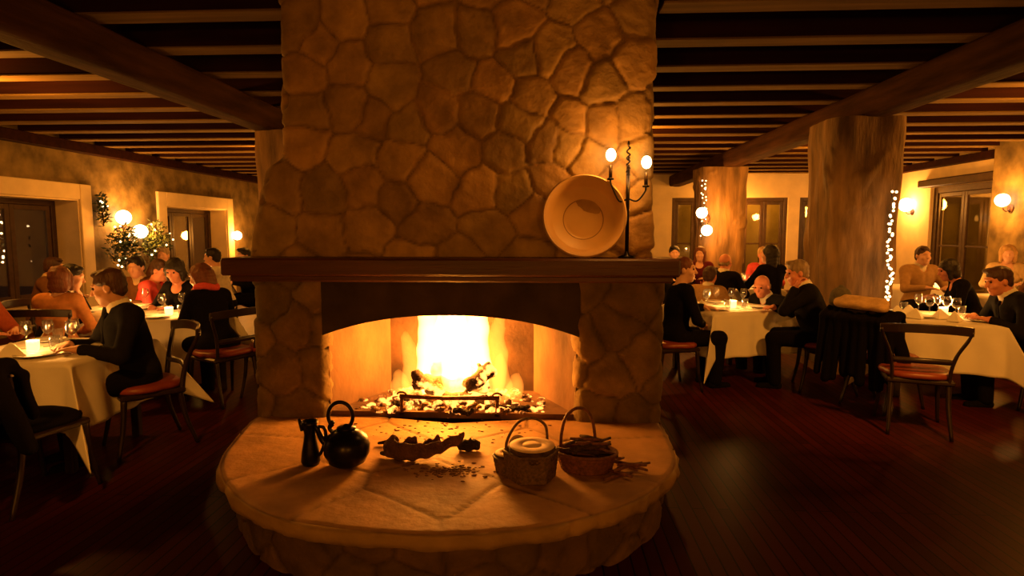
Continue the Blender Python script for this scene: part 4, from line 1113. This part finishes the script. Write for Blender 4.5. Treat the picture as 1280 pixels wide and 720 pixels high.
MAKE = {'wine_glass': lambda: make_glass('wine'), 'water_glass': lambda: make_glass('water'), 'candle_holder': make_candle, 'dinner_plate': make_plate, 'folded_napkin': make_napkin, 'table_knife': make_knife}
PROTO = {}
DESC = {'wine_glass': 'clear stemmed wine glass', 'water_glass': 'short clear water glass', 'candle_holder': 'glass cup with a burning candle', 'dinner_plate': 'round white dinner plate', 'folded_napkin': 'white napkin folded to a peak', 'table_knife': 'silver table knife'}


def setting(tx, ty, rot, items, where):
    """items: (kind, u, v, rz[, label]) in the table's own axes"""
    c, s = math.cos(math.radians(rot)), math.sin(math.radians(rot)); cnt = {}
    for it in items: cnt[it[0]] = cnt.get(it[0], 0) + 1
    for it in items:
        k, u, v, rz = it[:4]; loc = (tx + u * c - v * s, ty + u * s + v * c, TZ)
        if k not in PROTO: o = PROTO[k] = MAKE[k]()
        else: o = copy_tree(PROTO[k])
        o.location = loc; o.rotation_euler = (0, 0, math.radians(rot + rz))
        o['label'] = it[4] if len(it) > 4 else DESC[k] + ' on ' + where
        o['group'] = DESC[k].split(' ')[-2] + ' ' + DESC[k].split(' ')[-1] + ' pieces on ' + where if cnt[k] > 1 else DESC[k] + ' on ' + where
        if k == 'candle_holder':
            light('candle_light', (loc[0], loc[1], TZ + .125), CANDLE_W, .02, (1, .42, .08), None)


# ---- left of the fireplace: the near table
T1 = (-3.42, 3.93); table(*T1, 4, .84, .43, 'at the left edge beside the black-suited man', 1)
W1 = 'the near left table'
setting(*T1, 4, [('candle_holder', -.02, -.12, 0), ('wine_glass', -.05, .06, 0), ('wine_glass', .10, .10, 0), ('wine_glass', -.14, -.02, 0), ('water_glass', .08, -.06, 0), ('water_glass', -.10, .22, 0),
                 ('wine_glass', .16, -.01, 0), ('water_glass', .20, .20, 0), ('dinner_plate', .24, .02, 0), ('dinner_plate', -.22, .26, 0), ('dinner_plate', .12, -.28, 0), ('folded_napkin', -.02, -.30, 30), ('table_knife', .30, -.20, 10)], W1)
make_chair('dark chair with red leather seat under the black-suited man near the left table', (-2.88, 4.12, 0), 138, 'dining chairs')
person('dark-haired man in black suit and white shirt looking down at the near left table', (-2.92, 4.10, -.02), 142, 0, 'brown', 'short', 'charcoal', 'black', 10, -30, 10, ('table', 'table'), suit=True, vox=.0075, tie='black', reach=.36)
make_chair('black chair under a dark coat, its back to the camera at the near left table', (-3.00, 3.26, 0), -12, 'dining chairs', seat_mat=M_tvdark)
person('person in a rust jacket cut by the left edge, across from the black-suited man', (-4.56, 4.38, -.02), -95, 2, 'brown', 'short', 'rust', 'black', 14, 0, 0, vox=.010)
make_chair('dark chair under the person in the rust jacket at the left edge', (-4.60, 4.38, 0), -95, 'dining chairs')
# second row
person('woman in a pale orange top seen from behind, left of the black-suited man', (-4.55, 5.35, -.06), 12, 1, 'auburn', 'bob', 'orange', 'brown', 4, 10, 0, ('lap', 'table'), female=True, vox=.010, scale=.97)
make_chair('black chair behind the woman in the pale orange top', (-4.55, 5.30, 0), 12, 'dining chairs')
person('dark-haired person in black facing right, second table behind the near left one', (-4.95, 5.75, -.08), -70, 0, 'black', 'short', 'black', 'black', 14, 10, 10, ('table', 'chin'), vox=.012)
make_chair('dark chair under the person in black facing right behind the near left table', (-4.98, 5.74, 0), -70, 'dining chairs')
T2 = (-4.45, 6.15); table(*T2, 10, .8, .28, 'behind the woman in the orange top', 4)
setting(*T2, 10, [('candle_holder', 0, 0, 0), ('wine_glass', .14, .10, 0), ('wine_glass', -.14, .02, 0), ('dinner_plate', .2, -.2, 0), ('dinner_plate', -.2, .2, 0)], 'the table behind the orange-topped woman')
person('dark-haired person facing the camera behind the orange-topped woman', (-4.80, 6.95, -.06), 178, 0, 'black', 'short', 'brown', 'black', 8, 8, 4, vox=.012)
# pink shirt
person('person in a bright pink-red shirt facing right between the black-suited man and the lamps', (-4.72, 6.75, -.06), -80, 2, 'brown', 'short', 'pink', 'black', 18, -12, 4, ('table', 'raised'), female=True, vox=.010)
make_chair('dark chair under the person in the pink-red shirt', (-4.76, 6.75, 0), -80, 'dining chairs')
# small table beside the fireplace
T3 = (-3.58, 5.72); table(*T3, 38, .74, .40, 'between the black-suited man and the fireplace', 6)
setting(*T3, 38, [('candle_holder', -.12, -.08, 0), ('wine_glass', .02, .12, 0), ('wine_glass', -.16, .10, 0), ('wine_glass', .12, -.05, 0), ('water_glass', -.02, -.16, 0), ('dinner_plate', .2, .15, 0), ('dinner_plate', -.24, -.22, 0), ('folded_napkin', .1, -.25, 0)], 'the small table left of the fireplace')
person('person with big dark hair facing the camera behind the small table left of the fireplace', (-3.95, 6.45, -.04), 172, 2, 'black', 'bob', 'black', 'black', 14, 12, 16, female=True, vox=.010)
person('brown-haired woman in black with a pink scarf leaning left beside the fireplace', (-3.02, 5.38, -.03), 62, 1, 'auburn', 'long', 'black', 'black', 20, 18, 6, ('table', 'chin'), female=True, vox=.009)
make_chair('dark open-backed chair under the brown-haired woman left of the fireplace', (-2.95, 5.32, 0), 62, 'dining chairs')
sc = add_obj('scarf', sdf_mesh('scarf', [C_((.09 * math.cos(a), .075 * math.sin(a), .015 * math.sin(2 * a)), (.09 * math.cos(a + .6), .075 * math.sin(a + .6), .015 * math.sin(2 * a + 1.2)), .026, .026, .02) for a in np.arange(0, 6.2, .5)] + [C_((.02, .085, 0), (.04, .11, -.16), .024, .03, .02)], .008), cloth_mat('pink'), None, (-3.165, 5.455, 1.04))
sc.rotation_euler = (0, 0, math.radians(62)); tag(sc, 'pink scarf round the neck of the brown-haired woman by the fireplace', 'scarf')
make_chair('empty dark chair tucked against the left side of the fireplace', (-2.62, 5.62, 0), 95, 'dining chairs', arch=.03)
person('person in a white shirt at the far end of the left side', (-4.55, 8.3, -.02), 100, 1, 'black', 'short', 'white', 'black', 10, 0, 0, ('table', 'raised'), female=True, vox=.013, scale=1.02)
person('dark-haired person in black behind the white-shirted one on the left', (-4.65, 9.3, -.02), 150, 0, 'black', 'short', 'black', 'black', 8, 0, 0, vox=.014)
person('grey-haired person in brown between the pink shirt and the far left window', (-6.1, 9.4, -.02), 190, 0, 'grey', 'short', 'brown', 'black', 6, 0, 0, vox=.014)
T4 = (-5.15, 8.55); table(*T4, 20, .8, .3, 'at the far end of the left side', 9)
setting(*T4, 20, [('candle_holder', 0, 0, 0), ('wine_glass', .15, .1, 0), ('wine_glass', -.15, .05, 0), ('dinner_plate', .2, -.2, 0)], 'the farthest left table')
person('person in dark clothes seated low by the near window on the left', (-6.35, 7.2, -.08), -60, 0, 'brown', 'short', 'brown', 'black', 12, 0, 6, vox=.013)

# ---- right of the fireplace
T5 = (1.97, 6.62); table(*T5, 20, .86, .45, 'just right of the fireplace', 2)
W5 = 'the table just right of the fireplace'
setting(*T5, 20, [('candle_holder', -.02, -.17, 0), ('wine_glass', -.30, -.10, 0), ('wine_glass', -.20, .02, 0), ('wine_glass', .10, .02, 0), ('wine_glass', -.02, .12, 0), ('wine_glass', .18, -.08, 0), ('water_glass', -.14, -.24, 0), ('water_glass', .06, -.26, 0), ('water_glass', -.30, .15, 0),
                  ('dinner_plate', .26, -.24, 0), ('dinner_plate', -.28, -.28, 0), ('folded_napkin', -.36, -.12, 60), ('table_knife', -.1, -.36, 80), ('table_knife', .12, -.36, 95), ('dinner_plate', .1, .28, 0)], W5)
person('person in a dark suit facing the table just right of the fireplace', (1.30, 5.98, -.02), -72, 1, 'auburn', 'bun', 'black', 'black', 6, -35, 0, ('lap', 'table'), female=True, vox=.008)
make_chair('dark chair with red seat beside the fireplace under the person in the dark suit', (1.26, 5.96, 0), -75, 'dining chairs')
person('grey-haired ruddy man in a charcoal jacket facing left beside the big timber post', (2.72, 6.02, -.02), 76, 2, 'grey', 'short', 'charcoal', 'black', 17, 12, 4, ('table', 'raised'), suit=True, vox=.0075)
make_chair('dark chair with curved back under the grey-haired man by the timber post', (2.76, 5.99, 0), 76, 'dining chairs')
person('small bald round-faced person leaning low over the far side of the table', (2.68, 6.98, -.20), 120, 2, 'grey', 'bald', 'charcoal', 'black', 22, 16, 8, ('table', 'table'), vox=.009, scale=1.0)
person('woman with long black hair in black seen from behind, second table on the right', (3.10, 8.3, .02), 20, 0, 'black', 'long', 'black', 'black', 4, 25, 0, ('table', 'table'), female=True, vox=.011, scale=1.02)
person('blond person in pink left of the long-haired woman', (3.42, 9.6, .0), 170, 2, 'blond', 'short', 'pink', 'black', 6, 0, 0, female=True, vox=.012)
person('ruddy man in black with short grey hair looking right at the second right table', (2.42, 8.35, -.06), -40, 2, 'grey', 'bald', 'black', 'black', 10, 0, 0, vox=.012)
person('ruddy-faced person in cream at the second right table, behind the candle', (2.05, 7.75, -.20), -35, 2, 'brown', 'short', 'tan', 'black', 14, 0, 0, ('table', 'raised'), vox=.012)
person('dark-haired person in black facing the camera at the far left of the right side', (2.15, 10.1, -.0), 175, 1, 'black', 'short', 'black', 'black', 6, 0, 0, vox=.013)
person('auburn-haired person in wine red far back by the second timber post', (2.72, 10.6, -.02), 160, 1, 'auburn', 'long', 'wine', 'black', 8, 0, 0, female=True, vox=.013)
person('bald person in grey far back right of the second timber post', (4.7, 10.6, .02), 160, 2, 'grey', 'bald', 'grey', 'black', 8, 0, 0, vox=.013)
person('dark-haired man in navy far back between the two timber posts', (4.35, 9.2, .02), 60, 1, 'black', 'short', 'navy', 'black', 8, 0, 0, vox=.013)
T6 = (2.85, 9.0); table(*T6, 10, .86, .3, 'second from the fireplace on the right', 7)
setting(*T6, 10, [('candle_holder', -.05, -.05, 0), ('wine_glass', .15, .1, 0), ('wine_glass', -.2, .05, 0), ('wine_glass', .05, -.2, 0), ('dinner_plate', .2, -.2, 0), ('folded_napkin', -.25, -.2, 20)], 'the second table on the right')
# coat chair
make_chair('chair heaped with a black coat in front of the big timber post', (3.02, 5.42, 0), -62, 'dining chairs')
c60, s60 = math.cos(math.radians(60)), math.sin(math.radians(60))
pr = []
for i in range(9):
    x = -.30 + .075 * i; pr += [C_((x, -.30, .875), (x, -.40, .80), .030, .034, .04), C_((x, -.40, .80), (x * 1.12 + .01 * math.sin(i * 2.3), -.42 - .02 * math.sin(i * 1.9), .30 - .05 * math.sin(i * 1.3)), .034, .030 + .012 * (i % 2), .035)]
    pr += [C_((x, -.30, .875), (x * .9, -.20, .78), .03, .03, .04), C_((x * .9, -.20, .78), (x * .8, -.13, .55), .03, .03, .03)]
pr += [C_((-.30, -.36, .80), (-.36, -.30, .40), .05, .042, .03), C_((.30, -.36, .80), (.37, -.28, .42), .05, .042, .03)]
o = add_obj('coat', sdf_mesh('coat', pr, .012, warp=lambda P: P + .008 * np.sin(P[..., [1, 0, 2]] * 30)), M_tvdark, None, (3.02, 5.42, 0)); o.rotation_euler = (0, 0, math.radians(-62))
tag(o, 'long black coat hung over the chair in front of the big timber post', 'coat')
o = o.copy(); COL.objects.link(o); o.location = (-3.00, 3.26, 0); o.rotation_euler = (0, 0, math.radians(-12)); tag(o, 'black coat hung over the chair at the lower left beside the tablecloth', 'coat')
pr = [C_((-.22, -.31, .950), (.18, -.33, .955), .056, .050, .03), C_((-.2, -.36, .925), (.22, -.38, .92), .042, .036, .03)]
o = add_obj('shawl', sdf_mesh('shawl', pr, .008, warp=lambda P: P + .005 * np.sin(P[..., [1, 0, 2]] * 40)), M_shawl, None, (3.02, 5.42, .0)); o.rotation_euler = (0, 0, math.radians(-62))
tag(o, 'rolled beige shawl lying on top of the black coat by the timber post', 'shawl')
o = add_obj('knitted_hat', sdf_mesh('knitted_hat', [E_((0, 0, 0), (.085, .085, .075), None, .02), E_((0, 0, .07), (.025, .025, .025), None, .01), C_((-.05, 0, -.05), (.05, 0, -.05), .05, .05, .02)], .007), M_grey, None, (2.66, 5.50, .985))
tag(o, 'round grey knitted hat resting left of the beige shawl', 'hat')
# right table
T7 = (3.80, 5.90); table(*T7, -29, .80, .44, 'at the right in front of the suited man', 3)
W7 = 'the near right table'
setting(*T7, -29, [('folded_napkin', -.36, -.16, 20), ('folded_napkin', -.22, -.30, -30), ('folded_napkin', -.02, -.20, 50), ('folded_napkin', -.26, .0, 10), ('folded_napkin', .08, -.34, 75), ('wine_glass', -.10, -.05, 0), ('wine_glass', .04, .02, 0), ('wine_glass', -.18, .12, 0), ('wine_glass', .10, -.12, 0), ('wine_glass', -.02, .16, 0),
                   ('water_glass', .16, .08, 0), ('water_glass', -.30, .16, 0), ('dinner_plate', .27, -.22, 0), ('dinner_plate', -.15, -.18, 0), ('candle_holder', .02, .10, 0), ('table_knife', .38, -.2, 5)], W7)
make_chair('empty dark chair with red seat and broad top rail at the near right table', (2.93, 4.82, 0), -20, 'dining chairs')
person('man in a black suit and white shirt facing left at the near right table', (4.34, 5.52, -.02), 84, 2, 'brown', 'short', 'charcoal', 'black', 24, 4, 4, ('table', 'table'), suit=True, vox=.0075, tie='black')
make_chair('dark chair under the black-suited man on the right', (4.38, 5.52, 0), 84, 'dining chairs')
person('dark-haired woman in black bending left behind the near right table', (5.12, 7.35, -.04), 70, 2, 'black', 'bob', 'black', 'black', 24, 10, 6, ('table', 'table'), female=True, vox=.010)
person('fair-haired person with an orange face at the right edge', (5.48, 6.75, .0), 120, 2, 'blond', 'bob', 'brown', 'black', 8, 10, 0, female=True, vox=.010)
person('person in tan with brown hair just right of the string of lights', (5.0, 8.3, .04), 180, 1, 'brown', 'short', 'tan', 'black', 6, 0, 0, vox=.012)
person('blond person in cream far right behind the suited man', (6.5, 8.8, .05), 150, 1, 'blond', 'bob', 'cream', 'black', 6, 0, 0, female=True, vox=.012)
T8 = (6.0, 7.75); table(*T8, 5, .86, .3, 'at the right edge behind the suited man', 8)
setting(*T8, 5, [('candle_holder', -.1, -.05, 0), ('wine_glass', -.25, .1, 0), ('wine_glass', .1, .15, 0), ('dinner_plate', -.2, -.25, 0)], 'the table at the right edge')
T9 = (5.5, 9.15); table(*T9, 5, .86, .3, 'far right beyond the string of lights', 5)
setting(*T9, 5, [('candle_holder', .25, -.1, 0), ('wine_glass', -.1, .1, 0), ('wine_glass', .1, .15, 0), ('dinner_plate', -.2, -.25, 0)], 'the far right table')

# ================================================================== LAMPS AND GARLANDS
def sconce(label, loc, nx, ny, globes, watts, r=.10):
    """wall bracket with globes swollen to imitate lamp bloom; (nx, ny) points away from the wall"""
    t = empty('wall_sconce', loc, math.atan2(ny, nx), label, 'lamp')
    MB().lathe([(0, 0), (.07, 0), (.07, .012), (.03, .02), (0, .02)], 24, 0, Matrix.Rotation(PI / 2, 4, 'Y')).build('back_plate', M_iron2, t)
    for (gy, gz) in globes:
        MB().tube(catmull([(.01, 0, 0), (.08, gy * .4, -.05), (.15, gy, gz - r - .02)], 6), .010, 8).build('arm', M_iron2, t)
        g = MB().ball((.15, gy, gz), r, 24).build('glow_globe', M_bulb, t)  # oversized glowing ball imitates the bloom round the lamp
        light('sconce_light', (.32, gy, gz), watts, r, WARM, t)
    return t


sconce('twin wall lamp glowing on the stone pier between the two left windows', (XL, 10.95, 1.66), 1, 0, [(-.20, .16), (.24, -.10)], SCONCE_W, .13)
sconce('single wall lamp on the far right edge of the far left window', (XL, 14.85, 1.40), 1, 0, [(0, .06)], SCONCE_W * .8, .11)
sconce('small lamp low on the timber post left of the chimney', (-3.32, 7.06, 1.62), 0, -1, [(0, .06)], 2.5, .030)
sconce('wall lamp on the second timber post right of the fireplace', (3.02, 11.45, 1.80), 0, -1, [(-.12, .10), (-.02, -.22)], SCONCE_W * .5, .10)
sconce('bright wall lamp on the right wall just past the big timber post', (XR, 14.1, 2.0), -1, 0, [(0, .16)], SCONCE_W, .15)
sconce('bright wall lamp at the right edge on the stone pier', (XR - .35, 10.75, 1.95), -1, 0, [(0, .14)], SCONCE_W, .11)
sconce('twin wall lamp on the back wall between the windows, seen past the post', (5.02, YB, 1.82), 0, -1, [(-.14, .1), (.14, .1)], SCONCE_W * .7, .08)


def garland(label, pts, n_b, spread, group):
    t = empty('string_light', pts[0], 0, label, 'fairy lights', group); p0 = np.array(pts[0]); P = [np.array(p) - p0 for p in catmull(pts, 10)]
    MB().tube([tuple(p + np.array([.012 * math.sin(i), .012 * math.cos(i), 0])) for i, p in enumerate(P)], .005, 5).build('wire', M_wire, t)
    rnd = random.Random(int(abs(p0[0]) * 100))
    bm = MB().ball((0, 0, 0), .013, 8).mesh('bulb')
    for i in range(n_b):
        p = P[int(i * (len(P) - 1) / n_b)]; add_obj('bulb', bm, M_fairy, t, tuple(p + np.array([rnd.uniform(-spread, spread), rnd.uniform(-spread, spread) - .03, rnd.uniform(-.02, .02)])))
    return t


garland('string of small bright lights hanging down the right edge of the big timber post', [(3.61, 6.50, 1.95), (3.59, 6.48, 1.5), (3.61, 6.48, 1.1), (3.58, 6.48, .80)], 46, .022, 'fairy light strings')
garland('string of small lights hanging beside the left edge of the big timber post', [(4.55, 10.2, 2.1), (4.50, 10.2, 1.8), (4.52, 10.2, 1.5), (4.46, 10.2, 1.2)], 18, .03, 'fairy light strings')
garland('string of small lights down the left edge of the second timber post', [(2.96, 11.38, 2.5), (2.94, 11.38, 2.2), (2.97, 11.38, 1.8), (2.93, 11.38, 1.4)], 26, .05, 'fairy light strings')


def leafy(name, label, cen_, rad, n_, seed, mat_, nb=14):
    t = empty(name, cen_, 0, label, 'greenery', 'evergreen branches round the left wall lamp'); rnd = random.Random(seed); mb = MB()
    for i in range(n_):
        a = Vector((rnd.gauss(0, 1), rnd.gauss(0, 1), rnd.gauss(0, 1))); a.normalize(); rr_ = rnd.random() ** .5
        p = Vector((a.x * rad[0] * rr_, a.y * rad[1] * rr_, a.z * rad[2] * rr_)); d = Vector((rnd.uniform(-1, 1), rnd.uniform(-1, 1), rnd.uniform(-.3, 1))); d.normalize(); L_ = rnd.uniform(.05, .11)
        s = d.cross(Vector((rnd.random(), rnd.random(), rnd.random()))); s.normalize(); s *= L_ * .22
        mb.add([p, p + d * L_ * .5 + s, p + d * L_, p + d * L_ * .5 - s], [(0, 1, 2, 3)], 0, False)
    lf = mb.build('leaves', mat_, t); lf['kind'] = 'stuff'
    MB().tube([(0, 0, -rad[2]), (0, 0, rad[2] * .8)], .012, 6).build('stem', M_bark, t)
    bm = MB().ball((0, 0, 0), .018, 8).mesh('bulb')
    for i in range(nb): add_obj('bulb', bm, M_fairy, t, (rad[0] * rnd.uniform(.2, .9), rad[1] * rnd.uniform(-.9, .9), rad[2] * rnd.uniform(-.9, .9)))
    return t


leafy('evergreen_branches', 'dark evergreen branches with tiny lights left of and below the twin wall lamp', (XL + .28, 10.55, 1.28), (.22, .34, .42), 900, 1, M_leaf)
leafy('evergreen_branches', 'dark evergreen branches with tiny lights right of and below the twin wall lamp', (XL + .28, 11.45, 1.32), (.22, .32, .46), 900, 2, M_leaf)
leafy('evergreen_branches', 'thin evergreen spray climbing the stone beside the near left window surround', (XL + .10, 10.3, 1.95), (.08, .12, .30), 260, 3, M_leaf, 4)
for i, (y, z, h_) in enumerate(((8.7, 1.5, .45), (9.35, 1.4, .5))):
    o = leafy('lit_shrub', ['shrub with fairy lights outside the near left window, nearer the frame edge', 'second shrub with fairy lights seen through the near left window beside the reveal'][i], (XL - 1.3, y, z), (.3, .32, h_), 700, 5 + i, M_leaf, 30)
    o['group'] = 'lit shrubs outside the left window'
    tag_ = MB().tube([(XL - 1.3, y, 0), (XL - 1.3, y, z - h_ + .02)], .03, 8).build('trunk', M_bark, o); tag_.location = (-o.location.x, -o.location.y, -o.location.z)
structure(MB().box((XL - 3.0, 4, -.12), (XL - .55, 18, -.0)).build('ground_left', M_out))
